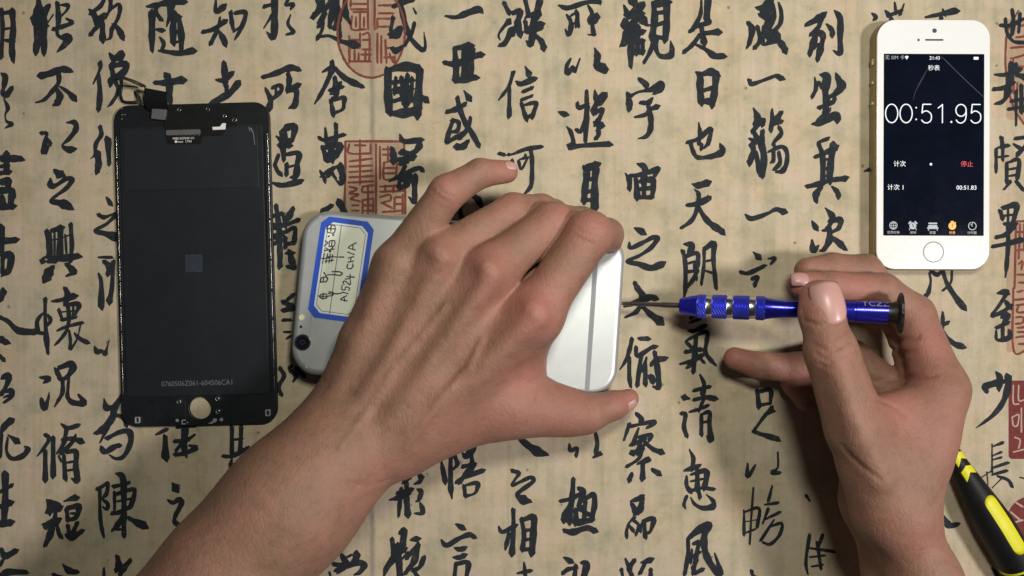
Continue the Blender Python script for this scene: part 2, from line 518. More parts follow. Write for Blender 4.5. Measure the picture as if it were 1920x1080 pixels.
# brush characters: (column, row) of the drawing grid, then one character per line;
# strokes are "x,y,width", 10 drawing units = 25 table units
CHARS = {
(0, 0): '''
9,8,4 10,20,3.5 9,36,4 10,46,3;1,7,3 2,20,3 1,43,3;1,10,3 9,9,3;2,22,2 9,21,2;2,30,2 10,31,3
1,55,2 4,58,4 3,65,3 2,70,3 5,71,4 9,66,3;3,74,1.5 6,81,3 4,86,1.5 5,91,2 9,93,3 4,96,1.5
29,0,3 29,8,5 26,15,5;37,4,3 30,13,6 27,17,3;29,17,5 28,30,4 27,39,4;32,14,5 33,28,4 33,40,3.5;29,20,4 34,19,4;30,26,3 33,25,3;43,2,3 44,14,3.5 43,25,2.5 46,28,3 51,28,5 49,33,4 43,39,1.5;44,4,1.5 51,4,3 50,8,2 46,12,2;36,17,1.5 40,11,1.5;40,22,3 47,20,3 54,17,3 50,14,2
30,57,4 38,55,4 46,52,4 53,53,3.5;44,55,3.5 44,62,3 38,70,3 33,75,2.5 27,77,1.5;42,66,3 45,72,4 43,77,4 40,79,2;45,65,2 51,69,3 56,74,4
31,100,3 35,100,2.5 34,106,3 33,114,4 37,109,2;50,92,1.5 56,92,3.5 57,97,3.5 52,104,3 47,109,2 51,112,4 55,112,4;36,104,2 38,108,3
78,0,3 75,5,3 68,10,3;67,7,2 71,12,4 73,20,3 71,22,3 68,26,3;72,14,3 79,12,4;76,14,3.5 77,22,3.5 77,30,4;83,0,3 83,6,3 81,10,2;82,8,2 89,3,2.5 90,8,3 88,15,2.5 84,22,3 83,28,2.5 80,30,1.5;85,18,2.5 89,22,3.5 92,28,4
75,47,3.5 75,52,2.5 70,63,1.5;74,56,2.5 75,70,3.5 74,82,3.5;82,40,2 86,44,4 92,40,4 90,45,3;86,44,3 84,50,4;83,50,3 94,48,4 93,54,4 84,60,4 83,64,3;84,52,3 86,58,4 92,56,4;87,62,3 89,68,3 84,77,2.5 81,80,1.5;91,58,3 91,68,2 90,72,1.5 92,76,2 98,77,2.5 104,76,2 102,70,3
75,95,3 76,101,3 72,108,3 71,116,2 68,119,1;73,114,4 74,122,4 73,129,3.5;81,104,4 82,123,3
110,5,2 118,4,4;114,9,4 114,24,4 114,38,3;118,4,3 117,9,3 121,15,3;116,4,3 126,2,4 138,1,4;129,0,5 127,13,3 125,20,1.5;131,10,4 130,20,4 130,32,4;134,12,3 136,26,4 136,37,3;129,14,4 135,13,3;131,24,3 135,24,3;131,32,2 135,31,2;117,22,2 122,23,3.5;120,28,2 123,33,3 121,38,2;119,38,2 126,39,3 135,40,3.5 145,38,4
116,62,3 125,62,4 137,60,4.5;125,56,4 127,62,4 127,72,4 128,78,3
162,0,2 162,9,3 168,5,4;152,24,3 160,22,3 169,16,3.5;165,13,2 164,20,2.5 160,29,3 158,33,3;164,23,2 168,30,4 169,34,3;173,9,3 174,17,3 175,22,2.5;176,10,2.5 183,9,3.5 184,13,3 180,23,3 176,30,1.5;175,24,2 182,19,2
168,47,3.5 169,58,4 169,64,3;162,60,2 168,60,3.5 174,55,3.5;179,62,4 172,70,4 160,77,4;170,64,3 170,72,3''',
(0, 1): '''
1,11,4 8,11,4 16,11,4;5,7,4 5,20,4;0,17,2.5 6,16,3;0,22,3 7,21,3.5;1,29,4 6,27,4 6,32,4;0,35,4 8,35,4 10,38,4;1,40,4 3,46,4;9,38,4 8,46,4;0,47,4 10,47,4
41,20,3 45,23,5;38,26,2 38,31,4 42,31,3 50,26,3 54,27,3.5 50,33,3 42,39,2.5 38,43,2.5 44,44,4 50,46,5 55,49,2
35,65,3 37,78,3.5 36,85,3;38,65,2 39,84,2;41,64,2 41,84,2;43,63,2 44,68,2 43,84,2;46,62,3 46,85,3;49,68,2 50,82,2;53,60,3 54,75,3 53,88,3;39,65,3 46,63,4;39,72,1.5 46,71,1.5;48,70,1.5 53,68,1.5;32,88,4 34,85,2 45,86,4 59,84,4;36,88,3 42,88,3;40,92,3 37,96,5 35,101,5;50,90,3 54,94,4 56,96,3.5 50,99,2
1,62,4 1,80,4;1,73,4 12,72,4;2,84,4 8,83,4 7,94,4 2,98,3;2,86,3 2,97,3
80,40,2 83,45,3.5;74,53,3 78,55,3 84,53,2 88,52,3 80,60,2.5 71,65,2.5 78,67,3.5 88,70,5
74,85,2 84,85,2.5;78,88,3 82,92,4 81,98,3;74,97,2 76,104,3 76,122,4;85,88,3 84,108,3 82,118,4''',
(0, 2): '''
3,2,4 1,9,3;0,22,3 6,25,3 14,32,4 26,33,4
34,8,3 34,22,2.5 35,38,3.5 36,49,2.5;32,19,2 28,25,3 29,33,3 33,34,2.5;36,20,2 38,24,3 36,28,2;49,0,3 51,6,4 49,12,3;39,10,2 46,9,3 56,6,4;44,16,2.5 47,24,2.5;48,13,2 59,12,3.5 58,17,2.5 55,23,2;51,13,3 52,22,3;55,12,2 55,22,2;46,18,1.5 57,17,1.5;46,24,2.5 57,22,2.5;43,32,2 50,29,2.5 62,26,2.5;52,24,2.5 50,32,2.5 45,39,2.5 41,43,1.5;52,32,2 53,40,2.5 53,46,2.5 58,38,1.5 60,30,1.5 61,26,2;56,34,2 60,38,3 66,41,3
30,67,2 37,68,3.5 33,71,2;31,83,2.5 33,90,4 36,84,2.5 37,78,1;41,60,2 44,65,3.5 45,69,2.5;44,60,3 53,57,4 55,60,4 50,67,3 45,69,2;47,68,3 47,78,3 44,84,2.5 41,89,1.5;52,65,2 51,76,2.5 51,82,3 55,86,3.5 63,86,4 59,80,2
0,38,4 5,41,4;0,51,3 3,54,3
2,67,3.5 7,66,4 5,73,3 1,80,3;3,78,2 9,77,3.5 8,82,3 3,86,2;3,82,2 8,80,2
9,99,4 4,103,4 1,108,3;1,110,3 0,126,3;6,110,1.5 13,115,4;6,112,2 5,122,2.5 9,128,3 17,126,3.5 21,121,3.5 19,119,2
71,44,2 73,48,3.5 76,47,2.5 79,49,3.5 80,46,2 82,39,1
78,83,1.5 80,90,4 84,89,2.5;92,80,3 86,90,4 84,98,4 77,106,4 72,109,3;83,98,3 80,106,3 75,116,1.5;80,113,3 90,108,3 97,108,4 98,116,3.5 93,126,3 87,128,2.5 82,125,1.5;76,120,3.5 79,123,3.5 86,119,3.5 90,118,3;86,95,3 92,97,3 95,103,3''',
(0, 3): '''
4,31,4 4,50,4 3,68,4;0,45,2.5 9,40,3;0,56,3 8,53,4;0,69,4 8,68,4.5
1,88,3 4,93,4 12,89,3.5;3,95,2 0,100,3;0,108,3 6,105,4 20,105,3
34,2,3 37,5,3 33,12,2.5 28,18,1.5;34,14,3 34,36,3.5;40,4,3 40,33,3.5;50,-2,3 48,8,3 43,16,2;47,6,3 54,5,3 61,7,4;57,2,2 54,8,3 46,16,3;44,18,2 46,22,2;48,17,2.5 49,35,3.5;50,15,3 57,15,3.5 57,26,3.5 58,36,4 54,35,2;50,23,2 56,22,2;50,29,2 56,28,2;46,-6,2 51,-3,3 59,-5,3
35,51,2 38,53,4 45,55,3;38,53,4 37,60,4;35,60,3 45,57,4;42,57,3 41,66,3 38,76,4 34,85,3;32,69,2 36,70,5 44,66,4;43,69,2 44,75,3 46,79,3;48,52,1.5 57,49,4;50,58,3 51,66,3;51,57,3 59,56,4 57,64,3 51,66,3;53,61,2 57,61,2;51,70,3 52,76,3;58,68,3 55,75,3;50,77,3 54,79,4 62,74,3
47,99,1.5 52,104,4 58,105,3;40,107,3 48,110,3
73,43,3 78,40,2.5 81,38,2.5 80,46,3 77,50,2 81,54,3 80,58,2.5 77,56,1.5;75,42,2.5 75,58,2.5 76,70,3 78,79,2;87,31,2 92,34,4 93,50,3.5 93,65,3.5 93,78,3;85,41,3 97,38,2.5;86,45,2.5 86,58,2.5;86,47,2.5 99,43,3 101,46,3 98,56,3.5;88,52,2 98,50,2;84,61,3 90,60,3 98,56,3;92,63,3 88,70,3.5 84,74,2;86,73,2 92,73,2;96,64,2.5 101,67,3.5 108,70,5
88,93,3 89,100,4 87,104,3;98,96,3 92,103,4 90,107,3;78,102,2 78,108,2.5
117,2,2 125,-2,3;124,3,3 124,19,4.5;139,-3,4 138,10,4 140,19,2;131,7,3 140,6,3 146,2,2;136,9,3 132,14,2.5;131,17,3 138,16,3 147,12,3.5 142,10,2;133,-4,3 146,-5,3
129,38,1.5 132,42,5;126,51,2 130,53,3 135,50,3 136,54,3.5 132,62,3 131,67,3 136,71,4 140,70,4 142,72,4
174,-4,3 174,16,3;181,-4,3 180,16,3;173,6,2 182,5,2;167,18,2.5 174,18,3 186,12,3;174,20,2 173,26,3 177,28,3 180,22,2''',
(1, 0): '''
6,5,3 14,3,2.5;14,0,4 14,16,4 13,28,4 8,24,1.5;13,10,2.5 6,21,1.5;24,0,2.5 22,4,2 28,3,3 26,7,2;26,11,1.5 24,18,2.5 28,24,3 23,26,2
5,58,3 15,55,3.5 25,51,4 32,52,3.5;7,66,2 9,70,3 11,75,3.5 10,81,4;12,66,2.5 18,64,3 19,68,3 14,73,3 12,74,2;15,66,2 15,71,2;24,55,3 25,60,3.5 24,68,3.5;25,66,3 32,64,3.5;24,68,3 30,68,3.5 30,75,3.5 29,79,4 25,81,2
22,96,4 29,95,4 27,106,3;15,102,1.5 21,106,4 28,104,2;20,98,4 22,108,5;18,109,4 25,109,4;20,108,4 21,120,3;14,122,2 16,128,3 19,131,3;22,116,2.5 32,115,3.5 31,123,3.5 30,132,4 26,133,2;23,123,3 23,131,3;22,126,2 29,124,2;17,116,2.5 14,124,3;12,137,2 20,139,3.5 34,136,3.5
46,0,3 48,6,4 42,14,3 44,10,3;50,0,3 51,10,3;48,8,3 53,6,3;57,0,4 57,10,4 55,20,3;60,4,4 62,12,4 60,20,4 57,21,3;47,18,3 54,3,2.5;52,10,3 49,17,3 47,20,3;51,17,2 49,24,2.5 46,29,3;46,28,2 55,27,2.5 64,31,3 75,34,4.5;61,0,3 62,15,3 63,28,3;67,0,3 67,10,4 71,18,2
57,46,3 57,52,4 54,60,3 49,70,3 44,78,1.5;50,54,2 57,50,3;59,51,3 66,58,3.5 73,62,4 80,65,3;59,58,3 60,66,4 57,70,3;55,68,2.5 64,65,3.5;63,62,3 60,72,3 57,74,2.5;56,75,2.5 57,80,3 58,86,3.5;57,76,2 66,73,3 66,77,3 65,82,2.5 58,85,2.5
60,93,3 60,104,3 58,108,3;47,103,2.5 52,105,3 66,101,3;52,96,2 53,108,3;50,110,3 53,120,3.5;50,111,3 63,109,4 60,116,4 54,121,3;53,116,3 60,114,3;56,108,4 57,120,4;48,133,1.5 55,128,3 63,124,2;48,128,2 51,133,3 52,137,2;63,124,4 65,132,4 64,138,3 60,135,1.5;58,126,3 54,132,3;57,130,3 60,134,2
103,5,3 110,2,3.5 118,0,3;108,0,3 110,10,3.5 113,22,3.5 117,30,3 124,37,3.5 127,35,2.5 126,24,1;119,17,2.5 117,24,3 112,34,2.5;103,13,3 101,23,2.5;100,26,3 104,25,4 108,21,3.5 107,27,3 101,28,2.5;102,36,3 105,38,4 110,35,2.5;118,6,1.5 120,10,2
99,52,4 99,70,4.5 100,84,4.5;98,53,3 112,50,5 122,52,5;123,52,4 122,70,4.5 121,86,5;100,85,3 110,85,5 121,83,5;102,62,3 118,60,3;105,58,2.5 104,70,3;109,58,3 112,78,4;114,56,3 112,64,4;117,58,2.5 117,76,2.5;104,68,4 116,67,4;112,66,6 113,78,5;103,76,3 110,74,3;123,72,3 128,75,4
108,101,2 111,106,3.5 124,105,3.5;102,111,3 103,116,4 103,121,4;123,109,4 119,114,3.5 113,117,3;109,114,4 115,115,3;105,120,3 118,118,4;108,123,3 114,121,3;100,136,2 110,131,3 122,126,3 125,128,3;112,124,3 108,132,3 103,135,2;108,134,3 107,141,3;110,135,3 115,132,4 113,138,4 109,141,3;119,132,4 119,144,3.5 119,152,3 115,148,2
142,12,2 150,13,3 158,10,4 167,7,4 169,9,3
141,47,3 150,48,4 160,43,4 169,41,4;149,36,3 150,48,4 150,58,4;150,36,3 160,35,5;157,37,4 156,58,4;162,36,4 161,48,4 161,58,4;149,60,4 155,60,4 165,58,4
143,84,3 150,82,3.5 157,78,3;151,73,3 153,82,3.5 157,92,3.5 162,100,3.5 167,109,3.5;156,68,1.5 160,74,4;148,90,2.5 145,98,3 143,106,3.5;147,90,3 152,92,3 151,98,3 146,99,2.5;161,88,2.5 159,96,3 153,104,3;143,107,3 150,103,3 155,100,3;150,110,4 155,110,4 159,106,3
190,16,4 186,20,2.5 182,26,2 183,30,1.5;192,22,4 187,32,3.5 183,34,3;192,10,3 198,9,4 195,20,3 192,26,4;196,16,4 198,26,4;202,0,3 204,10,3 202,14,2;213,0,4 211,8,4;204,12,3 212,10,4 209,16,3;202,16,3 203,24,3;208,13,3 207,22,4;203,22,3 214,18,4;200,24,1.5 206,24,3 214,21,3;208,24,4 206,33,4 203,31,2;210,27,3 214,31,3.5 216,36,4;186,2,3 190,10,3
193,54,3 190,64,2.5 186,70,2.5 182,75,1.5;190,65,2.5 190,80,3 190,87,3.5;202,50,1.5 205,56,4;195,61,2 199,63,3.5 209,59,3.5;200,69,2.5 207,66,3;199,75,2.5 207,72,2.5;199,77,2.5 201,84,3 203,90,3;201,79,2 209,77,3 210,79,3 207,88,3;202,88,3 207,87,3''',
(1, 1): '''
15,46,3 17,60,3.5 18,80,3.5 18,92,3.5;13,54,3 20,52,3;13,62,4 19,61,4;14,70,4 20,67,4;13,75,3 20,72,3;21,54,3 22,62,3;28,48,3 25,54,4 21,60,2;24,60,3 32,57,3;22,66,3 29,63,3 29,72,3.5;22,78,3 22,70,3;23,75,3 29,74,3;25,80,3 27,88,4 29,93,3 24,92,3;22,82,2 28,82,3
57,46,3 50,51,4;62,43,4 66,51,4 66,60,4
182,7,2.5 186,8,3;189,8,2.5 193,7.5,2 202,4,3 214,2,3;206,4,3 207,12,3 207,24,3 206,32,3 201,38,2;197,12,1.5 202,10,2.5 202,8,2;197,13,2.5 199,19,2 204,10,2;192,12,2.5 193,19,3
160,37,2.5 166,41,4 169,47,3;155,42,2 153,50,3 155,58,3''',
(1, 2): '''
20,12,2 28,5,3;20,10,3 27,14,4;20,17,3 27,15,4;20,24,2.5 26,24,2.5;21,33,2 26,33,2;23,38,2 26,36,2
18,60,3 21,66,3 17,74,3 19,80,3;26,62,3 30,66,3 28,70,2;25,60,3 27,58,2;30,60,3 36,66,3''',
(1, 3): '''
115,33,4 111,38,3;106,46,3 117,43,3;100,51,1.5 108,49,3.5 116,46,2;109,42,2.5 108,52,3 107,63,2.5;113,38,3 113,50,3.5 114,62,4;124,33,4 123,37,3 119,39,2;121,43,2 124,45,3.5 122,51,2.5 120,52,1.5;123,53,2 125,58,3.5 124,61,3 119,61,1.5
108,76,3 111,74,4 110,85,4;102,80,3 104,94,4;104,92,3 111,88,4;106,84,3 108,92,3;103,95,4 98,102,3.5 96,108,2;107,94,4 108,108,4;110,95,2 114,90,2;116,81,2 121,80,4;122,84,3 117,90,3 113,95,2.5;122,84,3 119,96,4 115,102,3 112,106,3;126,94,3.5 123,101,3 118,104,3;118,103,3 122,110,3
63,90,2 67,97,4 70,100,3;76,91,4 74,97,4 70,99,2;68,94,2 72,92,2;58,99,3 66,101,4 60,104,3;68,101,3 78,98,3.5 81,100,4 78,105,3 74,107,2;55,105,2 56,108,2;61,106,2 66,103,2
146,16,3 146,30,3 146,42,3.5 147,50,1.5;139,22,2 141,32,3.5 142,38,3;149,18,3 151,24,3 148,28,2;155,16,2 158,18,4 163,12,4;161,15,3 162,24,3 158,30,3 153,38,3;155,26,3 164,24,3;150,38,2.5 156,34,3 170,29,3.5;164,24,3 160,32,3;156,40,2.5 157,48,3;157,40,2 166,38,3 166,42,3 164,46,2 158,48,2.5
150,69,2 155,72,4;139,81,2 143,85,3.5 152,80,3 160,77,3.5 164,79,3;149,87,2 153,88,3.5 157,87,3;148,94,2 153,94,3.5 157,92,3;150,98,2.5 149,108,3;150,99,2.5 159,98,3.5 158,108,3''',
(2, 0): '''
35,4,2 42,6,3.5 55,2,3 65,1,3.5 66,3,2;41,11,2 44,16,3 44,22,3.5 42,26,3 40,22,1.5;48,8,2.5 49,14,3 48,20,2.5;44,12,2 47,10,2;45,18,2 49,17,2;57,4,2 60,10,3 58,16,3.5;59,17,3 64,12,4 62,17,3;60,17,3 61,24,3 62,26,2.5 57,26,1.5;49,9,2.5 50,20,2.5
44,44,2 41,50,3 42,55,3.5 46,50,2.5 47,54,2.5 51,44,1.5;62,36,1.5 64,42,4 64,50,4 70,53,4 68,49,4
35,84,2 40,86,4;41,95,1.5 44,99,3 46,107,3 43,110,4 55,109,3 73,108,4;49,77,2.5 50,81,3 57,78,2.5;56,68,2.5 56,85,3.5 55,106,3;48,97,2.5 52,98,3 58,80,2;62,68,2 64,75,4 70,71,4 66,78,3;64,75,3 61,84,4;62,85,3 68,82,3 65,90,3 62,94,2.5;62,92,3 67,94,4;64,90,3 65,100,3 63,104,3;68,95,2.5 63,98,1.5
84,4,2 87,12,4;90,0,5 93,4,4;98,3,4 94,10,4;86,12,4 97,10,4;91,8,4 92,16,4;84,17,5 87,21,4 95,13,4 99,16,5;86,24,4 84,32,4 82,34,3;90,20,4 89,35,4 89,50,3;88,26,4 98,24,4;94,20,4 94,40,3.5;91,32,3 98,31,3.5;91,40,3 98,39,3.5;98,30,3 98,40,3;106,2,3 107,14,4 105,28,4;107,3,4 116,2,5;116,3,4 116,18,4 115,30,4;108,10,3 115,9,3;107,19,3 115,17,3;106,27,3 115,29,3;106,30,3 104,38,3 99,47,2.5;109,28,3 108,36,3 111,42,3 118,42,4 120,38,3.5 119,31,1.5;100,19,2 104,19,2
95,59,2.5 100,63,4 101,66,3;87,70,3 88,78,4 88,82,3.5;89,72,3 95,69,2 105,67,3.5 111,63,4 112,66,4 107,70,3;96,77,2.5 102,77,3.5 105,74,2.5;92,88,2 100,86,3 104,82,3 109,80,3.5;102,78,3 104,88,3.5 104,96,3.5 101,102,3 95,104,1.5
142,0,2 142,6,2;147,0,4 146,14,4;147,14,3 148,17,3 140,20,2.5;142,4,2 141,12,3 135,23,3;133,24,2.5 138,20,3 144,17,2;142,20,3 144,32,4;144,25,3 155,24,4;141,26,3 135,34,3 129,39,3;137,33,2 145,37,3 152,42,4 159,42,3.5
138,54,2 141,57,4 141,66,4 142,77,4;142,56,3 149,54,4.5 154,56,4;153,57,4 152,68,4 150,79,4;143,68,3 150,66,3;143,76,3.5 150,76,4
140,92,1.5 141,100,3 140,108,2.5;131,107,2.5 140,104,3 148,97,3.5 149,100,3 147,108,3;134,108,3 136,114,3 139,118,3 146,118,3 154,116,4 158,113,4 156,108,2;142,108,3 142,112,2.5;147,108,3 144,111,2
192,2,4 188,6,4 184,6,3;187,8,3 192,14,4 186,11,3;177,17,3 180,22,4 178,32,3 176,36,2;184,20,3 186,30,3 182,36,3;189,20,3 188,32,3 192,33,2.5;192,2,5 195,10,5 192,20,5;200,2,2 202,10,3 201,18,3 196,24,3;192,8,4 194,0,4;192,26,6 198,28,6 195,31,4;198,29,3 202,33,4 205,38,4;192,32,3 198,31,3
178,60,3 180,63,3 192,59,2.5 198,57,3 202,59,4
181,81,1.5 184,88,4 182,94,3;180,99,3 188,90,3.5 188,94,3;181,98,3 184,106,4 178,104,2;188,98,3 187,106,4;180,108,4 181,114,3.5 178,122,4;183,114,2.5 185,126,3.5 186,132,2.5;187,108,4 189,118,4 188,132,3.5;195,82,2 195,90,3 194,98,3;202,84,3 198,90,4 195,94,2;194,94,3 202,91,3;200,95,2.5 202,100,3 197,106,3;192,114,2 202,110,3 206,114,3 206,122,3 203,128,3.5 198,129,2;196,112,2.5 196,120,3 194,122,2;200,114,2.5 201,122,3 197,127,3;196,108,3 198,112,2''',
(2, 1): '''
54,17,3 56,22,4 55,32,4 54,43,4;56,18,4 63,16,5;63,18,4 62,32,4 62,48,5;56,27,3 61,26,3;56,36,3 61,35,3;55,42,3 62,42,3
94,15,2 99,17,4 100,22,3;85,22,1.5 88,27,3.5 88,34,3;89,24,3 96,23,3 106,20,3.5 110,18,3 107,24,3;93,26,3 94,40,4;96,28,3 105,27,4 106,32,3.5 105,40,3;99,24,4 99,38,3;95,34,3 105,33,3;95,40,3 105,40,3
92,63,2 98,66,4.5;88,74,2 89,78,3 98,74,3 106,70,3 109,71,3.5 104,78,3 95,84,2.5 86,88,2.5 95,90,3.5 104,93,4 113,90,4
92,104,3 94,108,3.5 98,114,4 97,120,3;84,122,2 92,119,3.5 103,115,4 108,116,3.5;97,120,3 93,126,3 85,130,2;98,122,3 103,127,3.5 111,133,5
135,30,1.5 140,31,4 147,29,4;131,46,2.5 138,45,3.5 147,41,4 147,39,2;137,34,1.5 140,38,3 139,48,3 135,57,3 127,63,2.5;140,48,3 146,57,3.5 152,62,4 158,66,4
129,75,2 135,76,4 133,82,3.5;128,80,3 130,90,3 130,108,3 129,115,2;131,84,3 139,82,3 139,90,3.5 137,95,3;131,90,2 137,88,2;131,96,2.5 138,95,2.5;139,95,3 135,103,3 131,107,3;137,90,2.5 138,101,3;144,79,2.5 144,90,2.5 142,105,2.5;144,79,3 151,75,4 151,86,3 152,97,3 153,108,3;145,88,2 150,87,2;145,95,2 151,97,2
175,53,2 180,56,3.5 192,52,2.5 198,49,3 204,51,4
181,81,1.5 185,85,4;171,96,2.5 177,97,3 186,93,3 190,91,2.5;192,86,1.5 197,86,3 194,90,2;180,101,3 184,100,3 182,106,3''',
(2, 2): '''
90,38,3 88,47,3 85,55,2.5 81,61,1.5;88,52,2.5 88,66,3 89,74,2.5;95,38,2.5 102,38,3.5;93,44,2.5 94,51,3 104,45,3 108,44,3;97,50,3 95,64,3 94,73,3;101,52,2 98,62,3;100,56,2.5 100,72,3.5;104,58,2.5 108,54,3.5 115,53,3.5;107,48,3 109,60,3.5 110,74,3.5 106,74,2;103,66,3 106,70,4 105,66,3
93,94,2.5 97,98,3.5 96,101,3;88,102,3 86,108,2.5 84,114,2;88,104,2.5 97,102,2.5 106,100,3 106,102,3 101,105,2;95,105,2 91,116,3 89,118,2.5;95,112,2.5 104,110,3 103,114,3;91,117,3 100,113,3;96,116,3 94,124,3;90,124,4 94,122,3 100,117,2.5;100,116,3 106,121,3 112,123,4;98,120,3 95,128,2.5 86,134,2.5;94,132,2 103,128,3.5 100,131,2;90,139,2.5 88,144,3.5;98,131,3 98,143,3.5;105,136,2.5 110,139,4
134,22,3 139,20,2;133,26,2 141,23,2.5;132,32,2 137,32,3 145,28,3;130,40,2 137,36,2.5 146,33,3 146,40,3 145,48,3 149,54,3 153,58,2;138,36,3 137,50,3.5 136,63,3;131,41,2.5 135,45,3;130,48,3 142,46,3;126,57,2 137,54,3 143,50,3;138,50,3 133,58,3 131,60,2;139,50,2 144,56,2.5
141,65,2 144,72,3 143,80,3.5;129,82,4 133,83,2;136,77,2.5 148,74,3;136,84,2.5 145,82,3 152,83,4;127,94,3 130,95,3 129,104,3 131,111,3;133,93,2 140,91,2.5 147,88,2.5;144,83,2.5 140,92,2.5;142,95,2.5 142,110,3;142,95,2 148,93,3 148,102,3 149,114,4 146,111,1.5;142,101,2 147,100,2
0,106,2 4,111,3 12,118,4 20,123,5 27,125,2;0,108,2 -5,113,2
43,117,2 44,122,3 49,120,2.5 48,126,2.5;62,106,2 64,116,3 63,124,3 67,124,3 61,127,2''',
(2, 3): '''
0,29,3 5,31,3 2,36,2 0,40,2.5 7,37,2.5 14,34,3 16,37,3 8,43,3 4,47,3 9,51,5 14,52,2.5
1,58,3 1,75,3 0,91,4;-10,71,2 -7,75,3 3,70,3;-2,76,3 -4,84,3 -5,88,2;7,65,3 9,76,3 8,88,3.5;8,66,3 16,64,4 16,76,4 15,91,4;9,74,2.5 15,73,2.5;9,81,2.5 15,80,2.5;9,88,3 15,88,3
9,98,2 10,108,3;4,106,2 14,104,3
46,35,3 45,50,3.5 43,68,3.5;36,52,2.5 44,50,3 52,46,3;44,54,3 40,62,4 39,66,4;50,42,3 53,45,4 50,56,3;48,58,3 48,68,4;47,60,3 52,56,3;55,50,3 61,47,3.5 62,54,3.5 60,64,3.5;55,52,3 54,66,3;51,58,3 58,62,3;49,68,4 60,66,3.5;39,74,3 46,75,4 56,72,3.5 62,74,4
39,94,2 44,97,4;38,106,3 42,103,3 48,102,3;52,98,2.5 56,99,4 54,108,4;48,100,3 47,108,3
89,52,2 95,50,3.5 98,48,3;98,49,3 96,58,4 92,62,2.5;90,54,3 93,60,4;92,64,2.5 88,68,2 86,74,2.5 86,79,2.5;91,66,2.5 95,70,2.5 93,77,2.5;88,70,2 91,74,3;96,70,2.5 96,74,3;99,68,3 100,79,3;98,67,2.5 106,65,3.5 104,74,2.5 101,76,2.5;95,72,2 98,68,2
85,95,2 88,102,3;92,96,3 88,102,3.5 90,108,3;97,98,2 104,96,4;82,103,3 83,108,2;100,98,2.5 96,106,3;104,103,3 104,108,3
133,13,1.5 136,20,3 135,28,3;129,29,2 136,27,3.5 141,25,2.5;131,33,2 131,40,3 134,45,3;134,32,2 145,29,3.5 146,34,3.5 144,42,3.5;139,28,3 139,44,3.5;134,37,2 144,35,2;134,44,2.5 143,42,2.5 151,43,3;131,48,2.5 129,54,2.5 130,57,2;134,49,1.5 137,54,2.5 143,57,3 150,56,4 151,52,3 146,47,1.5;140,44,2.5 141,49,3
132,80,2.5 138,75,4 147,69,4 147,73,4;132,80,2.5 132,92,3 130,104,3 129,108,2;146,70,4 144,80,4 145,90,4 149,99,4 156,107,4 155,100,3 152,91,1.5;136,84,2.5 140,82,3;135,88,2 134,98,2.5;140,84,3 138,94,3 136,106,3;135,94,2.5 141,90,2.5;139,96,2.5 135,102,2.5;137,106,3 143,103,3''',
(3, 0): '''
28,19,2.5 36,15,4 42,11,4;40,12,4 38,20,3 32,26,3;36,24,3.5 41,26,4 41,30,3;37,22,3 34,32,4 31,41,3;34,36,3 38,33,2;41,30,3 39,38,4 37,45,3;44,18,2 48,23,3.5 48,27,3;50,8,2 54,14,4 54,28,3.5 54,40,3.5 49,38,1.5
35,58,1.5 36,66,3 33,73,2.5;39,56,2 44,58,5 43,68,4 44,78,4;38,62,3 41,66,3;51,55,2 53,60,4 55,65,5 50,71,3;44,74,3 51,70,3;44,72,4 43,85,4;38,81,3 48,77,3 50,74,3;33,93,2 40,92,4 51,86,4 52,90,4;38,92,4 46,82,3
37,107,2 45,104,3;38,108,3 41,118,3.5 41,138,3.5;35,118,2.5 42,115,3 51,111,4;49,108,4 47,122,4 46,136,4;42,120,2 47,119,2;41,127,2.5 47,126,2.5;41,132,2 46,132,2;29,140,3 38,138,3.5 48,135,3 58,134,4;40,140,3 36,146,4 36,151,3;48,140,2 52,144,3.5 53,148,3
78,10,2 81,13,3 79,15,2;88,8,2 91,12,3.5;95,2,2 96,10,2.5;102,3,1.5 99,11,2.5;90,12,3 100,8,2.5;92,14,3 98,22,3
118,13,2 128,11,3 141,8,4;131,7,2 133,12,2;130,13,3 128,22,3
72,128.5,1.5 77,127,3 84,126,3
183,7,2.5 184,16,3 183,26,3;174,19,2.5 182,19,3 192,14,2.5;178,14,2.5 179,24,2.5 184,31,2.5 192,32,3;189,10,2.5 188,24,2.5
170,56,2 178,56,3 188,52,4;183,48,4 182,56,4 180,66,4 178,73,3;169,67,3 176,66,3 184,62,3;186,48,3 184,54,3;170,78,2 176,76,3 182,68,2.5;186,56,3 193,58,4;182,76,2.5 193,74,2.5;180,82,2.5 193,80,2.5;186,68,2.5 186,94,2;190,64,3 190,84,3
175,103,3 176,110,3;185,104,2.5 193,103,3;171,112,2.5 171,122,2.5 171,129,2.5;172,111,2 180,109,3;176,110,2.5 176,120,2.5;172,118,2 180,117,2;184,108,2 190,112,3;193,110,3 187,116,3;179,122,2.5 179,136,3;180,122,2 188,120,3 187,134,3;181,127,2 187,126,2;181,132,2 187,131,2;182,136,2.5 177,142,2;186,136,2.5 191,142,3''',
(3, 1): '''
33,58,2 36,63,4;33,72,2 34,80,4 38,76,1.5;43,48,1.5 48,54,4 47,58,3;48,58,3 44,64,3 41,65,2;46,58,3 54,57,4 53,63,3 48,66,2.5;46,63,3 46,72,4 42,79,3 39,80,2;48,70,2.5 53,74,4 58,79,3
121,97,2 122,103,2 120,112,3 118,114,3;122,95,3 127,98,3 131,94,2;131,95,2.5 134,104,3 140,114,3.5 147,123,4;138,95,2 137,104,2 131,110,2
174,50,3 176,56,3;176,48,3 186,46,4 185,54,3 183,60,3;180,48,2 180,60,2;176,54,2 184,53,2;177,60,2.5 186,60,3;171,70,3 178,68,3 182,62,2.5;185,62,3 179,68,3;168,77,2.5 178,75,3 190,72,4;180,60,3 180,76,3 179,90,3 178,100,1.5''',
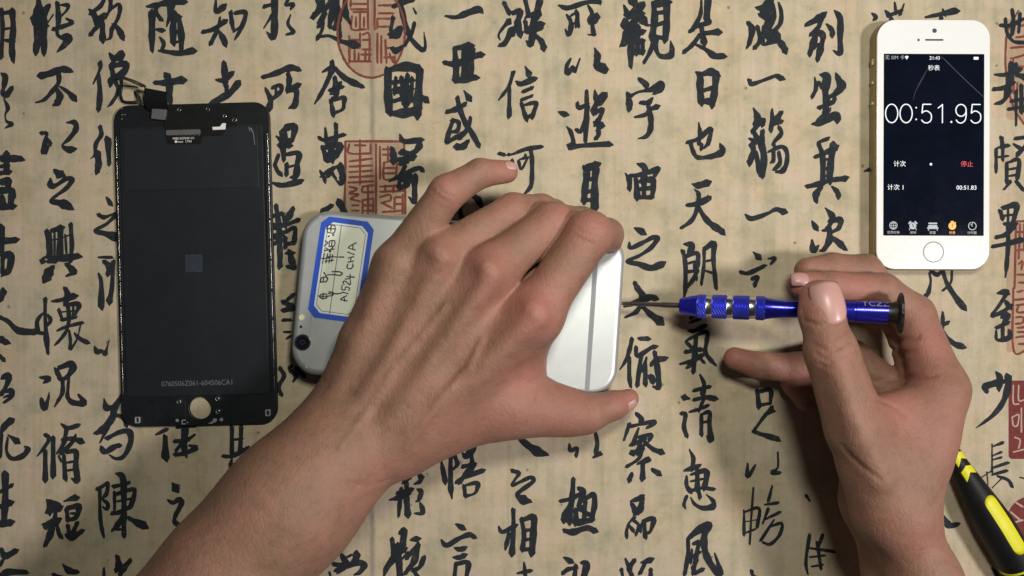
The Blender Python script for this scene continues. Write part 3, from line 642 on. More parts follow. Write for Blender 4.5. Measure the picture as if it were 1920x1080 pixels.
(3, 2): '''
131,18,2 131,26,3 130,33,2.5;127,29,2 135,26,3;130,31,2.5 135,38,3 140,42,3.5 146,44,4;130,31,2.5 126,38,2 120,43,2
172,4,2 178,3,4 180,4,3;179,4,3 174,12,2.5 168,20,2.5;168,21,3 176,18,3 182,13,3;178,10,2.5 181,14,4;175,22,2.5 180,20,3.5 176,28,3;171,30,2.5 180,26,3;176,28,2.5 176,38,3;171,32,2 172,39,2.5 181,37,3.5 181,32,2.5
171,63,2 174,68,4 173,76,3;180,66,4 180,74,4 176,86,3.5 168,96,3 156,105,1;164,78,3 163,74,4 172,71,4 178,70,3''',
(3, 3): '''
168,9,1.5 168,20,1.5 168,30,2;168,11,1.5 176,8,2.5;168,18,1.5 175,15,2;168,21,1.5 175,19,2;168,27,2 180,23,2.5;160,34,1 168,29,1.5;164,30,1.5 165,40,1;168,32,2 179,29,2.5;168,42,1 176,34,1.5;172,33,2 180,36,2.5 183,41,2.5
130,42,2.5 128,50,2.5 127,59,2.5 120,68,2;127,60,2 132,65,3.5 136,70,4 143,69,2.5
132,84,1.5 135,86,3
189,34,1.5 193,35,1.5
168,102,2 172,108,3'''}
CHARS2 = '''
34,9,2.5 35,18,2.5;34,10,2 41,9,2.5 41,16,2;35,17,2 41,16,2;42,18,2.5 37,24,2 32,31,2;38,22,2 43,20,2;32,31,2 38,33,2.5 45,35,3
29,48,1.5 29,55,2.5 33,49,1.5;45,42,1.5 45,50,1.5 42,53,2.5 46,53,2
32,61,1.5 31,75,1.5 30,91,1.5;27,73,1.5 27,86,2;27,74,1.5 35,72,2 34,82,2;28,79,1 34,78,1;28,85,1.5 33,83,1.5;42,60,1.5 40,68,2;38,70,1.5 45,69,2;40,72,2 37,80,1.5;38,78,1.5 46,74,2;43,78,1.5 36,89,2;40,82,1.5 47,80,2 46,86,2 41,91,2 37,90,1.5
62,86,2 60,100,2 61,107,1.5;69,86,2 66,94,2;61,93,1.5 75,95,2;66,90,2 68,104,2;62,98,1.5 70,97,1.5;63,103,1.5 69,102,1.5;60,65,2 62,68,1.5
31,105,2 32,108,2 36,110,2'''
for (c, r), txt in CHARS.items():
    for line in txt.strip().split('\n'):
        strokes('ink_character', line, 2.5, c * 480 - CU, r * 270 - CV, .30, INK, cloth, wmul=1.12, brush=True)
for line in CHARS2.strip().split('\n'):
    strokes('ink_character', line, 3.517, 1300 - CU, 700 - CV, .30, INK, cloth, wmul=1.1, brush=True)

# seals
SEALS = {
(1, 0): ['71,3 84,3;71,7 84,7;84,0 84,22;71,0 71,5;72,12 72,22 82,22;73,9 83,9;78,9 78,22;75,13 75,20;81,13 81,20;89,0 89,22;92,4 104,4;92,10 103,10;91,14 104,14;92,20 100,20;91,14 91,21;70,27 70,47;70,30 78,30;78,25 78,35;80,26 85,26 85,46;71,36 78,36;74,38 74,46;80,30 85,30;80,37 86,37;79,41 86,41;70,46 86,46;77,40 77,46;82,38 82,46;91,25 91,47;94,27 94,47;97,30 98,47;100,40 103,47;104,42 104,47;97,36 100,36;96,43 104,43;'
         + ' '.join('%.1f,%.1f' % (86.5 + 25.3 * math.cos(a), 24 + 34.3 * math.sin(a)) for a in [2 * math.pi * k / 36 for k in range(37)])],
(1, 1): ['67,-2 109,-2;67,-2 67,26 66,52;90,0 90,52;111,0 112,52;70,0 70,7 86,7;74,1 82,1;78,-3 78,30;86,0 86,7;70,13 87,11;70,17 87,16;70,21 87,20;70,25 88,24;69,29 88,28;70,32 76,34 70,37 77,38 71,41 78,43;80,32 88,31;80,32 80,36 88,36;84,31 84,52;80,42 88,41;80,42 80,52;88,41 88,51;80,46 88,46;80,50 88,50;72,46 77,46;72,50 77,50;93,2 93,26;95,4 104,4;95,8 104,8;99,2 99,12;96,14 105,13 105,26;96,14 96,26 105,26;96,18 105,18;96,22 105,22;93,32 110,31;93,36 111,35;97,31 97,36;103,31 103,36;93,40 100,38 101,42 95,44;94,44 102,48;104,40 110,40;104,40 104,50;110,38 110,52;95,51 109,50;104,45 110,45;67,56 112,56'],
(3, 0): ['188,8 180,22 178,40 179,60 184,80 192,93;182,36 192,35;182,44 190,42 194,40;184,44 184,70;192,50 186,50;186,56 192,56;187,62 187,74 192,76;188,20 194,18;186,28 194,27;190,82 194,84'],
(3, 1): ['186,58 194,58;186,58 185,108;189,60 188,86;186,66 194,66;186,72 194,71;186,80 191,79;188,90 191,88 190,94;187,98 194,98;188,104 194,104;192,60 192,80'],
(3, 2): ['184,0 184,46 194,47;184,9 194,8;187,3 191,2;186,13 194,12;188,13 187,18 194,18;186,22 191,22 191,26 186,27;187,30 194,29;187,33 194,33;186,37 194,36;188,42 194,42'],
}
for (c, r), lst in SEALS.items():
    for line in lst:
        strokes('red_seal', line, 2.5, c * 480 - CU, r * 270 - CV, .12, CINNABAR, cloth, defw=1.75, jit=.18, dz=.001)
for pts in (circ(480 + 216 - CU, 60 - CV, 62, 28, 84), rr(480 + 223 - CU, 270 + 66 - CV, 116, 145, 4),
            rr(1906 - CU, 130 - CV, 40, 190, 10), rr(1908 - CU, 540 - CV, 42, 240, 5)):
    plate('seal_tint', [pts], .045, .055, WASH, cloth)
FIL = rr(1921 - CU, 787 - CV, 60, 147, 7)
plate('red_seal', [FIL], .06, .1, SEALRED, cloth)
plate('red_seal', [circ(1934 - CU, 976 - CV, 46, 32)], .06, .1, SEALRED, cloth)
PALE = principled('bare_linen', (.48, .36, .29), .9, spec=.1)
strokes('seal_line', '184,73 184,86 188,87;188,73 188,84 192,84;183,97 188,95 187,103 184,103 183,97;190,90 190,108;185,112 189,114 188,120;184,123 192,121', 2.5, 1440 - CU, 540 - CV, .14, PALE, cloth, defw=1.1)
strokes('seal_line', '186,53 191,56;182,60 189,66;184,68 191,66;183,74 190,76', 2.5, 1440 - CU, 810 - CV, .14, PALE, cloth, defw=1.4)
# ------------------------------------------------------------------ white phone with the stopwatch
def tri_fan(name, pts, z, mat, parent):
    return mesh_obj(name, [L(x, y, z) for x, y in pts], [tuple(reversed(range(len(pts))))], mat, parent)


WHITE = mat_worn('white_glass', (.87, .88, .90), .12, spec=.5, var=.015, coat=.3)
GOLD = mat_worn('champagne_metal', (.36, .29, .18), .38, metal=1, var=.08)
GLASS = mat_worn('dark_screen', (.004, .006, .014), .03, spec=.4, var=.3, scale=40)
GLOW = principled('screen_white', (.3, .3, .3), .4, emit=(.93, .96, 1.0), estr=.85)
GLOWG = principled('screen_grey', (.1, .1, .1), .4, emit=(.42, .44, .47), estr=.8)
GLOWR = principled('screen_red', (.2, .02, .02), .4, emit=(.85, .03, .06), estr=.8)
GLOWO = principled('screen_orange', (.3, .15, .02), .4, emit=(1.0, .36, .02), estr=1.0)
BLACK = mat_worn('black_plastic', (.012, .012, .014), .45, var=.3)
GREYD = mat_worn('grey_hole', (.05, .05, .055), .5)
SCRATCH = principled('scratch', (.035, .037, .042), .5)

PH = 30.0
px, py, _ = W(1750, 271, PH)
phone = thing('smartphone', 'white smartphone lying face up, its lit screen showing a stopwatch at 00:51.95', 'phone',
              M(px, py, 0), (0, 0, math.radians(-.2)))
kf = (D - PH) / D
PW, PHT = 215 * kf, 471 * kf
plate('body', [rr(0, 0, PW, PHT, 35)], 1, 27.2, GOLD, phone, bevel=3, smooth=True)
plate('front_panel', [rr(0, 0, PW - 3, PHT - 3, 34)], 27, 30, WHITE, phone, bevel=1.2, smooth=True)


def ph(u, v):
    return ((u - 1750) * kf, (v - 271) * kf)


sx0, sy0 = ph(1656.5, 101)
sx1, sy1 = ph(1845, 442)
plate('screen', [rr((sx0 + sx1) / 2, (sy0 + sy1) / 2, sx1 - sx0, sy1 - sy0, 1.5, 2)], 29.6, 30.12, GLASS, phone)
plate('camera_hole', [circ(*ph(1751.5, 57.5), 4.2)], 29.7, 30.15, GREYD, phone)
plate('sensor_hole', [circ(*ph(1721.5, 75), 2.4)], 29.7, 30.15, GREYD, phone)
plate('earpiece', [rr(*ph(1751, 74.8), 34, 3.2, 1.6)], 29.7, 30.15, GREYD, phone)
hb = ph(1751, 472.5)
plate('home_button', [circ(*hb, 19.4, 40), circ(*hb, 17.5, 40)], 29.8, 30.2, mat_worn('ring_metal', (.13, .13, .15), .4), phone)
for (v, ln) in ((152, 7), (191, 7), (113, 12)):
    x, y = ph(1642.5, v)
    plate('side_button', [rr(x - 1.0, y, 3.4, ln, 1.6, 3)], 10, 18, GOLD, phone, bevel=.6)
ZT = 30.25
scr = [o for o in phone.children if o.name.startswith('screen')][0]


def digit(ch, cx, cy, w, h, mat, wd):
    P = {
        '0': ' '.join('%.3f,%.3f' % (.5 + .5 * math.sin(a), .5 - .5 * math.cos(a)) for a in [2 * math.pi * k / 20 for k in range(21)]),
        '5': '0.90,0.0 0.2,0.0;0.2,0.0 0.12,0.47;0.12,0.47 0.35,0.37 0.6,0.37 0.88,0.5 0.95,0.68 0.88,0.88 0.6,1.0 0.3,0.98 0.08,0.85',
        '1': '0.2,0.2 0.58,0.02;0.58,0.0 0.58,1.0',
        '9': ' '.join('%.3f,%.3f' % (.5 + .45 * math.sin(a), .32 - .32 * math.cos(a)) for a in [2 * math.pi * k / 16 for k in range(17)])
             + ';0.95,0.32 0.95,0.6 0.85,0.86 0.55,1.0 0.25,0.97 0.08,0.84',
    }[ch]
    spec = ';'.join(' '.join('%.2f,%.2f,%.2f' % (cx + (float(t.split(',')[0]) - .5) * w, cy + (float(t.split(',')[1]) - .5) * h, wd)
                             for t in st.split()) for st in P.split(';'))
    return strokes('digit', spec, 1, 0, 0, ZT, mat, scr, jit=0.0)


for ch, u in (('0', 1671.5), ('0', 1698.5), ('5', 1736.5), ('1', 1765), ('9', 1801.5), ('5', 1829)):
    x, y = ph(u, 213)
    digit(ch, x, y, 22.5 if ch == '0' else 21, 34, GLOW, 1.9)
plate('colon', [circ(*ph(1717.5, 202), 1.5, 10), circ(*ph(1717.5, 224), 1.5, 10)], ZT - .05, ZT, GLOW, scr)
plate('decimal_point', [circ(*ph(1783.5, 228.5), 1.8, 10)], ZT - .05, ZT, GLOW, scr)


def pt(body, u, v, h, mat, **k):
    x, y = ph(u, v)
    return text('screen_text', body, x, y, h, ZT, mat, scr, **k)


pt('\u65e0 SIM \u5361', 1677, 108.5, 9, GLOWG)
pt('21:43', 1752, 109, 9, GLOW)
pt('\u79d2\u8868', 1750.5, 128, 11, GLOW)
pt('\u8ba1\u6b21', 1687, 308, 11.5, GLOW)
pt('\u505c\u6b62', 1813, 308, 11.5, GLOWR)
pt('\u8ba1\u6b21 1', 1680, 352, 11.5, GLOW)
pt('00:51.83', 1812.5, 352, 11, GLOW)
plate('page_dot', [circ(*ph(1745.5, 308), 2.3, 12)], ZT - .05, ZT, GLOW, scr)
for (s, u) in (('\u4e16\u754c\u65f6\u949f', 1675.5), ('\u95f9\u949f', 1712.5), ('\u5c31\u5bdd', 1749), ('\u8ba1\u65f6\u5668', 1823)):
    pt(s, u, 436.5, 5.8, GLOWG)
pt('\u79d2\u8868', 1786, 436.5, 5.8, GLOWO)
# wifi, battery
x, y = ph(1699.5, 112)
tri_fan('wifi_icon', [(x, y)] + [(x + 5 * math.sin(a), y - 7 * math.cos(a)) for a in [-.75 + 1.5 * k / 8 for k in range(9)]], ZT, GLOW, scr)
plate('battery_icon', [rr(*ph(1829.5, 109), 9, 5, 1, 2)], ZT - .05, ZT, GLOW, scr)
# tab icons
x, y = ph(1675.5, 423)
plate('globe_icon', [circ(x, y, 7.5), circ(x, y, 6.3)], ZT - .05, ZT, GLOWG, scr)
strokes('globe_icon', '-7,0,1 7,0;0,-7,1 0,7;-6,-4,.8 6,-4;-6,4,.8 6,4;0,-7,.8 3.6,-3 3.6,3 0,7;0,-7,.8 -3.6,-3 -3.6,3 0,7', 1, x, y, ZT, GLOWG, scr, jit=0)
x, y = ph(1712, 423)
plate('alarm_icon', [circ(x, y + .6, 6.3)], ZT - .05, ZT, GLOWG, scr)
strokes('alarm_icon', '-7,-4,3 -4,-7;7,-4,3 4,-7;-5,5,1.5 -6.5,8;5,5,1.5 6.5,8', 1, x, y, ZT + .02, GLOWG, scr, jit=0)
strokes('alarm_hand', '0,-3,1.2 0,1 2.5,2', 1, x, y, ZT + .1, GLASS, scr, jit=0)
x, y = ph(1749.5, 424)
strokes('bed_icon', '-7,-5,3 7,-5;-7,0,4 7,0;-9,3.5,3.4 9,3.5;-8,6,1.6 -8,8;8,6,1.6 8,8', 1, x, y, ZT, GLOWG, scr, jit=0)
x, y = ph(1786, 423.5)
plate('stopwatch_icon', [circ(x, y, 7)], ZT - .05, ZT, GLOWO, scr)
strokes('stopwatch_icon', '-2,-8,2 2,-8;5,-6.5,2 6,-5.5', 1, x, y, ZT + .02, GLOWO, scr, jit=0)
strokes('stopwatch_hand', '0,-4,1.1 0,1', 1, x, y, ZT + .1, GLASS, scr, jit=0)
x, y = ph(1823.5, 423.5)
strokes('timer_icon', ' '.join('%.2f,%.2f,1.5' % (7 * math.sin(a), -7 * math.cos(a)) for a in [.2 + 5.7 * k / 18 for k in range(19)]) + ';0,-7,1.3 0,-3;-2.5,-3,1.6 0,.5', 1, x, y, ZT, GLOWG, scr, jit=0)
# a faint thin grey line and a smear on the glass
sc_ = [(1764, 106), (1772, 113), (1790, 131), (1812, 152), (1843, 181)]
strokes('glass_line', ' '.join('%.2f,%.2f,%.1f' % (*ph(u, v), w) for (u, v), w in zip(sc_, (.5, 1.5, 1.3, 1.3, 1.0))), 1, 0, 0, 30.17, SCRATCH, scr)
strokes('glass_line', ' '.join('%.2f,%.2f,%.1f' % (*ph(u, v), w) for (u, v), w in zip([(1739, 128), (1729, 147), (1716, 172), (1712, 188)], (.5, 2.2, 1.2, .6))), 1, 0, 0, 30.17, principled('smear', (.014, .016, .022), .6), scr)

# ------------------------------------------------------------------ removed display assembly, seen from behind
LZ = 13.0
lf = (D - LZ) / D
lx, ly, _ = W(364.5, 496, LZ)
LANG = math.radians(1.55)
lcd = thing('display_assembly', 'black replacement phone display lying face down, flex cable folded out at its top', 'phone screen',
            M(lx, ly, 0), (0, 0, LANG))
LW, LH = 294 * lf, 606 * lf


def lc(u, v):
    a, b = (u - 364.5) * lf, (v - 496) * lf
    ca, sa = math.cos(LANG), math.sin(LANG)
    return (a * ca - b * sa, a * sa + b * ca)


BEZ = mat_worn('bezel_black', (.010, .011, .014), .42, var=.3, spec=.4)
STEEL = mat_worn('dark_backplate', (.014, .016, .021), .46, metal=0, spec=.4, var=.12, scale=26)
STEEL2 = mat_worn('flex_panel_dark', (.018, .020, .026), .42, metal=0, spec=.45, var=.1, scale=26)
CHROME = mat_worn('bright_metal', (.72, .72, .70), .25, metal=1, var=.1)
SILV = mat_worn('silver_pad', (.55, .55, .56), .35, metal=.6, var=.1)
FLEX = mat_worn('flex_black', (.007, .007, .008), .42, var=.2)
WHT = principled('white_print', (.80, .80, .80), .5)
GREYP = principled('grey_print', (.14, .145, .17), .5)
GREYC = mat_worn('grey_foam', (.105, .105, .112), .7)
hole = circ(*lc(373, 766), 20.6, 40)
frame = plate('frame', [rr(0, 0, LW, LH, 30), hole], 1, 8, BEZ, lcd, bevel=1.4, smooth=True)
cx, cy = 0, (lc(364, 235)[1] + lc(364, 742)[1]) / 2
back_h = lc(364, 742)[1] - lc(364, 235)[1]
backp = plate('backplate', [rr(cx - 1, cy, LW - 26, back_h, 3, 3)], 7.6, 10, STEEL, lcd, bevel=.6)
tx, ty = lc(357, 297)
plate('shield_panel', [rr(tx, ty, 250, 113, 2, 3)], 9.8, 11.2, STEEL2, lcd, bevel=.4)
plate('bottom_bracket', [rr(*lc(315, 772), 62, 40, 3), ], 7.8, 8.8, BEZ, lcd, bevel=.4)
# chromed rails down both sides, broken by clips
for side in (-1, 1):
    y0 = lc(364, 250)[1]
    ys = lc(364, 738)[1]
    y = y0
    k = 0
    while y < ys - 8:
        ln = min(rng.uniform(36, 66), ys - y)
        xo = side * (LW / 2 - 4.6)
        plate('side_rail', [rr(xo, y + ln / 2, 1.7 if side < 0 else 1.3, ln - 3.5, .6, 2)], 7.5, 9.6, CHROME, lcd, bevel=.3)
        y += ln
    xo = side * (LW / 2 - 8.5)
    plate('side_wall', [rr(xo, (y0 + ys) / 2, 3.0, ys - y0, 1, 2)], 7.6, 10.6, BEZ, lcd, bevel=.4)
# bosses
for (u, v, r) in ((335, 205.5, 4.0), (389, 204.5, 4.0), (420, 217.5, 4.0), (438.5, 224.5, 4.6), (334, 754, 4.8), (406.5, 748.5, 4.8), (407, 772.5, 4.6)):
    c = lc(u, v)
    b = plate('screw_boss', [circ(*c, r, 18), circ(c[0] + .5, c[1], r * .52, 14)], 8, 12.6, CHROME, lcd, bevel=.4)
for (u, v) in ((256.5, 788), (501.5, 774.5)):
    c = lc(u, v)
    plate('screw_bracket', [rr(*c, 9.5, 12, 2), rr(*c, 5, 8, 1)], 8, 11.5, SILV, lcd, bevel=.3)
for (u, v, r) in ((330.5, 789, 3), (401, 789, 3.8), (413.5, 787.5, 3.2), (397.5, 224.5, 3.8), (428, 226, 1.8)):
    plate('solder_pad', [circ(*lc(u, v), r, 14)], 8, 9.4, SILV if r > 2 else GREYC, lcd, bevel=.3)
x, y = lc(343, 792)
strokes('contact', '3,-3.4,2.2 -3,-3.4;-3,-3,2.2 -3,3;-3,3.4,2.2 3,3.4;7,1,3 7.4,1', 1, x, y, 9.3, SILV, lcd, jit=0)
x, y = lc(394, 793)
tri_fan('contact', [(x - 6, y + 2), (x + 5, y - 4), (x + 4, y + 2)], 9.3, SILV, lcd)
# connector flex on the upper edge
flex = plate('flex_cable', [[lc(*p) for p in ((312, 197), (372, 196), (374, 199), (412, 199), (431, 207), (446, 215), (446, 236), (424, 236), (424, 246), (415, 254), (380, 256), (376, 270), (314, 270), (308, 240))]], 11.2, 12.3, FLEX, lcd, bevel=.4)
plate('connector', [rr(*lc(344, 248.5), 64, 10, 3)], 12.2, 15.5, GREYC, flex, bevel=.8)
for k in range(8):
    u = 316 + k * 8
    plate('connector_pin', [rr(*lc(u, 254), 3.0, 1.8, .4, 2)], 12.2, 13.4, CHROME, flex)
text('board_print', 'M80-0276W-V1', *lc(344, 259.5), 6.2, 12.5, WHT, flex, ang=-LANG * 0)
text('board_print', '\u25cfmax  1794', *lc(343, 265.5), 6.2, 12.5, WHT, flex)
pl = [lc(*p) for p in ((398, 238), (412, 237.5), (417, 231), (423.5, 231), (422.5, 242.5), (399, 243.5))]
plate('white_patch', [pl], 12.2, 12.9, WHT, lcd)
plate('foam_pad', [[lc(*p) for p in ((286.5, 204), (314, 206.5), (311, 225.5), (285, 223.5))]], 12.5, 17, GREYC, lcd, bevel=.8)
# folded ribbon standing off the top edge
V, F = [], []
rowz = ((207, 15.0), (200, 21), (190, 27), (178, 30), (168, 27))
for (v, z) in rowz:
    t = (v - 168) / 39
    ul, ur = 277.5 - 1 * t, 321 - 3 * t
    for u in (ul, ur):
        q = lc(u, v + (0 if u == ul else (1 - t) * 8))
        V.append(L(q[0], q[1], z))
for i in range(len(rowz) - 1):
    F.append((2 * i, 2 * i + 1, 2 * i + 3, 2 * i + 2))
fold = mesh_obj('ribbon_fold', V, F, FLEX, lcd)
sm = fold.modifiers.new('s', 'SOLIDIFY')
sm.thickness = 1.2 * S


def tube(name, pts, r, mat, parent, n=8, flat=1.0):
    """a bent wire through local points (x, y, z)"""
    V, F = [], []
    P = [Vector(p) for p in pts]
    for i, p in enumerate(P):
        t = (P[min(i + 1, len(P) - 1)] - P[max(i - 1, 0)]).normalized()
        e1 = Vector((-t.y, t.x, 0)).normalized()
        e2 = t.cross(e1)
        for k in range(n):
            a = 2 * math.pi * k / n
            q = p + e1 * (r * flat * math.cos(a)) + e2 * (r * math.sin(a))
            V.append(L(*q))
    for i in range(len(P) - 1):
        for k in range(n):
            F.append((i * n + k, i * n + (k + 1) % n, (i + 1) * n + (k + 1) % n, (i + 1) * n + k))
    F.append(tuple(range(n)))
    F.append(tuple(range((len(P) - 1) * n, len(P) * n)))
    return mesh_obj(name, V, F, mat, parent, True)


BRASS = mat_worn('brass_flex', (.42, .34, .20), .32, metal=.9, var=.15)
tube('flex_tongue', [(*lc(280, 166.5), 27), (*lc(266, 161), 31), (*lc(252, 155.5), 33), (*lc(241, 151.5), 32)], .9, BRASS, lcd, flat=2.7)
tube('flex_edge', [(*lc(279, 164), 28.3), (*lc(260, 155.5), 33.2), (*lc(243, 150), 33.4), (*lc(240.5, 152), 33), (*lc(258, 160), 33), (*lc(274, 167.5), 29)], .9, FLEX, lcd)
tube('wire_loop', [(*lc(258, 163.5), 12), (*lc(246, 161.5), 13), (*lc(231, 160.5), 13), (*lc(228, 166), 12.5), (*lc(227, 178), 12), (*lc(229, 187), 11.5), (*lc(234, 190.5), 11), (*lc(246, 191.5), 10), (*lc(262, 191.5), 9)], 1.4, FLEX, lcd)
tri_fan('tape_flap', [lc(*p) for p in ((253, 166), (262, 182), (266, 194), (254, 194), (255, 182))], 9.5, mat_worn('brown_tape', (.05, .035, .03), .5), lcd)
text('serial_print', '0760506Z061-604506CA1', *lc(369, 719), 13.5, 10.2, GREYP, backp, sx=.92)
plate('square_mark', [rr(*lc(362.5, 493.5), 32, 33, 1, 2)], 9.9, 10.15, mat_worn('blue_grey_mark', (.028, .036, .055), .5, var=.35, scale=700), backp)
strokes('scuff', '%.1f,%.1f,1.6 %.1f,%.1f,.8 %.1f,%.1f;%.1f,%.1f,1 %.1f,%.1f,.6' % (*lc(470, 240), *lc(475, 252), *lc(477, 271), *lc(466, 238), *lc(468, 246)), 1, 0, 0, 11.35, mat_worn('scuff', (.30, .31, .33), .5), lcd)
for (u, v) in ((226, 202), (227, 214), (232, 214), (226.5, 222)):  # small silver dots at the frame's upper left corner
    plate('silver_dot', [circ(*lc(u, v), 1.1, 8)], 8, 8.6, SILV, lcd)

# ------------------------------------------------------------------ grey phone held down by the hand
G6A = math.radians(4.3)
GB, GT = 28.0, 56.0
gf = (D - GT) / D
gx, gy, _ = W(860, 569, GT)
g6 = thing('smartphone', 'silver grey smartphone lying back up under a hand, a blue bordered paper label on it', 'phone',
           M(gx, gy, GB), (math.radians(-3.9), math.radians(.4), -G6A))
GH = GT - GB
ALU = mat_worn('silver_aluminium', (.52, .54, .565), .43, metal=.6, spec=.5, var=.04, scale=50)
BAND = mat_worn('antenna_grey', (.26, .27, .31), .5, var=.05)
BAND2 = mat_worn('antenna_light', (.36, .37, .41), .5, var=.05)
plate('screen_side', [rr(0, 0, 604 * gf, 302 * gf, 46, 12)], 0, 6, BLACK, g6, bevel=2, smooth=True)
body6 = plate('body', [rr(0, 0, 612 * gf, 310 * gf, 50, 14)], 3, GH, ALU, g6, bevel=11, res=8, smooth=True)


def gl(u, v):
    a, b = (u - 860) * gf, (v - 569) * gf
    ca, sa = math.cos(G6A), math.sin(G6A)
    return (a * ca + b * sa, -a * sa + b * ca)


plate('antenna_band', [rr(251 * gf, 0, 8.5, 292 * gf, .4, 2)], GH - .6, GH + .14, BAND, g6)
plate('antenna_band', [rr(-273 * gf, 0, 4, 288 * gf, .4, 2)], GH - .6, GH + .14, BAND2, g6)
for sx in (-1, 1):
    pass
lens = plate('camera_lens', [circ(-284 * gf, 96 * gf, 14.5, 32)], GH - 1, GH + 2.6, mat_worn('lens_ring', (.10, .10, .12), .25, metal=.8), g6, bevel=.8, smooth=True)
plate('lens_glass', [circ(-284 * gf, 96 * gf, 11.6, 28)], GH + 2.3, GH + 2.8, mat_worn('lens_black', (.008, .009, .016), .08, coat=1), lens)
plate('lens_iris', [circ(-284 * gf, 96 * gf, 4.2, 20), circ(-284 * gf, 96 * gf, 3.0, 20)], GH + 2.7, GH + 2.95, mat_worn('iris', (.05, .05, .08), .3), lens)
plate('microphone_hole', [circ(*gl(565.5, 614.5), 2.6, 14)], GH - .6, GH + .12, BLACK, g6)
plate('flash', [circ(*gl(567, 597), 5.2, 20)], GH - .6, GH + .35, mat_worn('flash_yellow', (.72, .72, .45), .35), g6)

# paper label
LBA = math.radians(3.3)
BLUE = mat_worn('label_blue', (.016, .085, .58), .5, var=.1)
PAPER = mat_worn('label_paper', (.83, .86, .75), .75, var=.03)
PWHITE = mat_worn('label_white', (.78, .80, .86), .7, var=.02)
PEN = principled('pen_ink', (.025, .028, .045), .6)
BLINE = principled('label_line', (.05, .10, .17), .6)
bx, by = gl(639, 507)
LB_W, LB_H = 100 * gf, 192 * gf


def octa(w, h, c, inset=0.0):
    w, h = w / 2 - inset, h / 2 - inset
    p = [(-w + c, -h), (w - c, -h), (w, -h + c), (w, h - c), (w - c, h), (-w + c, h), (-w, h - c), (-w, -h + c)]
    ca, sa = math.cos(LBA), math.sin(LBA)
    return [(bx + x * ca - y * sa, by + x * sa + y * ca) for x, y in p]


label = plate('paper_label', [octa(LB_W, LB_H, 13)], GH, GH + .8, BLUE, g6)
plate('label_margin', [octa(LB_W, LB_H, 12, 9.5)], GH + .7, GH + .92, PWHITE, label)
plate('label_rule', [octa(LB_W, LB_H, 11, 13)], GH + .8, GH + 1.0, BLINE, label)
plate('label_field', [octa(LB_W, LB_H, 10.5, 14)], GH + .9, GH + 1.1, PAPER, label)


def lb(a, b):                       # drawing grid on the label photograph -> local
    return gl(540 + a * 3.055, 380 + b * 3.055)


def lbs(name, spec, wd):
    out = []
    for st in spec.split(';'):
        out.append(' '.join('%.2f,%.2f,%.2f' % (*lb(*[float(q) for q in t.split(',')][:2]), wd) for t in st.split()))
    return strokes(name, ';'.join(out), 1, 0, 0, GH + 1.25, PEN, label, jit=.12)


strokes('label_rule', '%.2f,%.2f,1.3 %.2f,%.2f,1.3' % (*lb(32.3, 14.2), *lb(25.8, 68.8)), 1, 0, 0, GH + 1.18, BLINE, label, jit=0)
lbs('handwriting', '20,57 20,59 23.5,59.3 23.5,56.8 20,57;21.7,56.2 21.5,60;18.8,58 24.5,58.2;24.8,58 27.5,57.5 27.8,55.8 25.2,55.4;24.6,56.4 30,56.6 33,56.2', 2.2)
lbs('handwriting', '20,49.5 23.5,49 23.8,46.5 20.6,46.8 20,49.5;21.8,46.6 21.6,49.3;24.5,47.5 22,43.5;24,45 28,44.8 32,45.2 33.2,44 31,43 27,43', 2.4)
lbs('handwriting', '21,38 22,32;23,37.6 24,32;20.5,35 25,34.5;25,37.5 25.6,32.2;26.5,36.8 27.2,32.6;22.5,36.5 27.5,36;24,33.8 34,34', 2.2)
lbs('handwriting', '22,30 28,29;23,28.4 26,30.6;25,31 27.4,27.6;22,27 24,25.2 22.6,24;25,27.4 25.2,24.2 28.2,24 28,27 25,27.4;26.6,24.4 26.4,27', 2.2)
lbs('handwriting', '24.4,21.4 24.8,21;27,20.6 27.6,20.2', 3.0)
lbs('handwriting', '23.6,18.6 27.8,19 28.2,14.6 24.2,14.4 23.6,18.6;23,16.4 28.8,16.6;26,14 25.8,18', 2.1)
lbs('handwriting', '36.5,61 32.5,60 36,57.8;35,61.2 34.4,58.4', 2.2)
lbs('handwriting', '37,56.5 33.4,55.6;33,54 35,54.2 35.4,52.4 37.6,53 37.4,54.6;33,53.6 33.2,51.4', 2.2)
lbs('handwriting', '34.4,51 33.8,49.4 35,48.8 38,51 38.2,47.8', 2.2)
lbs('handwriting', '35,47.6 38,47 38,44.6;36,46 40.6,46.4', 2.2)
lbs('handwriting', '36.6,38.4 36,40.4 38,41.2 39.6,40 39.6,38.2', 2.4)
lbs('handwriting', '36.6,37.2 40,36.4;36.6,34.6 40,33.8;38.2,37 38.4,34', 2.2)
lbs('handwriting', '40.4,32.4 36.4,31', 2.1)
lbs('handwriting', '41,29.6 36.8,28 41.4,25.2;39.4,29 39.6,26.4', 2.2)

# ------------------------------------------------------------------ precision screwdriver
A = Vector(W(1166, 569, 40))
B = Vector(W(1692, 587, 190))
ax = (B - A).normalized()
TL = (B - A).length
sd = thing('screwdriver', 'slim blue knurled precision screwdriver held between thumb and finger, its tip at the grey phone', 'screwdriver',
           M(*A))
ANOD = mat_worn('blue_anodised', (.035, .035, .62), .20, metal=.75, var=.1, scale=300)
KNURL = mat_worn('blue_knurl', (.085, .10, .74), .30, metal=.55, var=.1, scale=300)
BSTEEL = mat_worn('bit_steel', (.20, .19, .185), .3, metal=.9, var=.1)


def su(u):
    """distance along the tool whose sight line crosses u"""
    lo, hi = 0.0, 1.0
    for _ in range(30):
        m = (lo + hi) / 2
        p = A + (B - A) * m
        uu = CU + (p.x - CU) * D / (D - p.z)
        if uu < u:
            lo = m
        else:
            hi = m
    return lo * TL


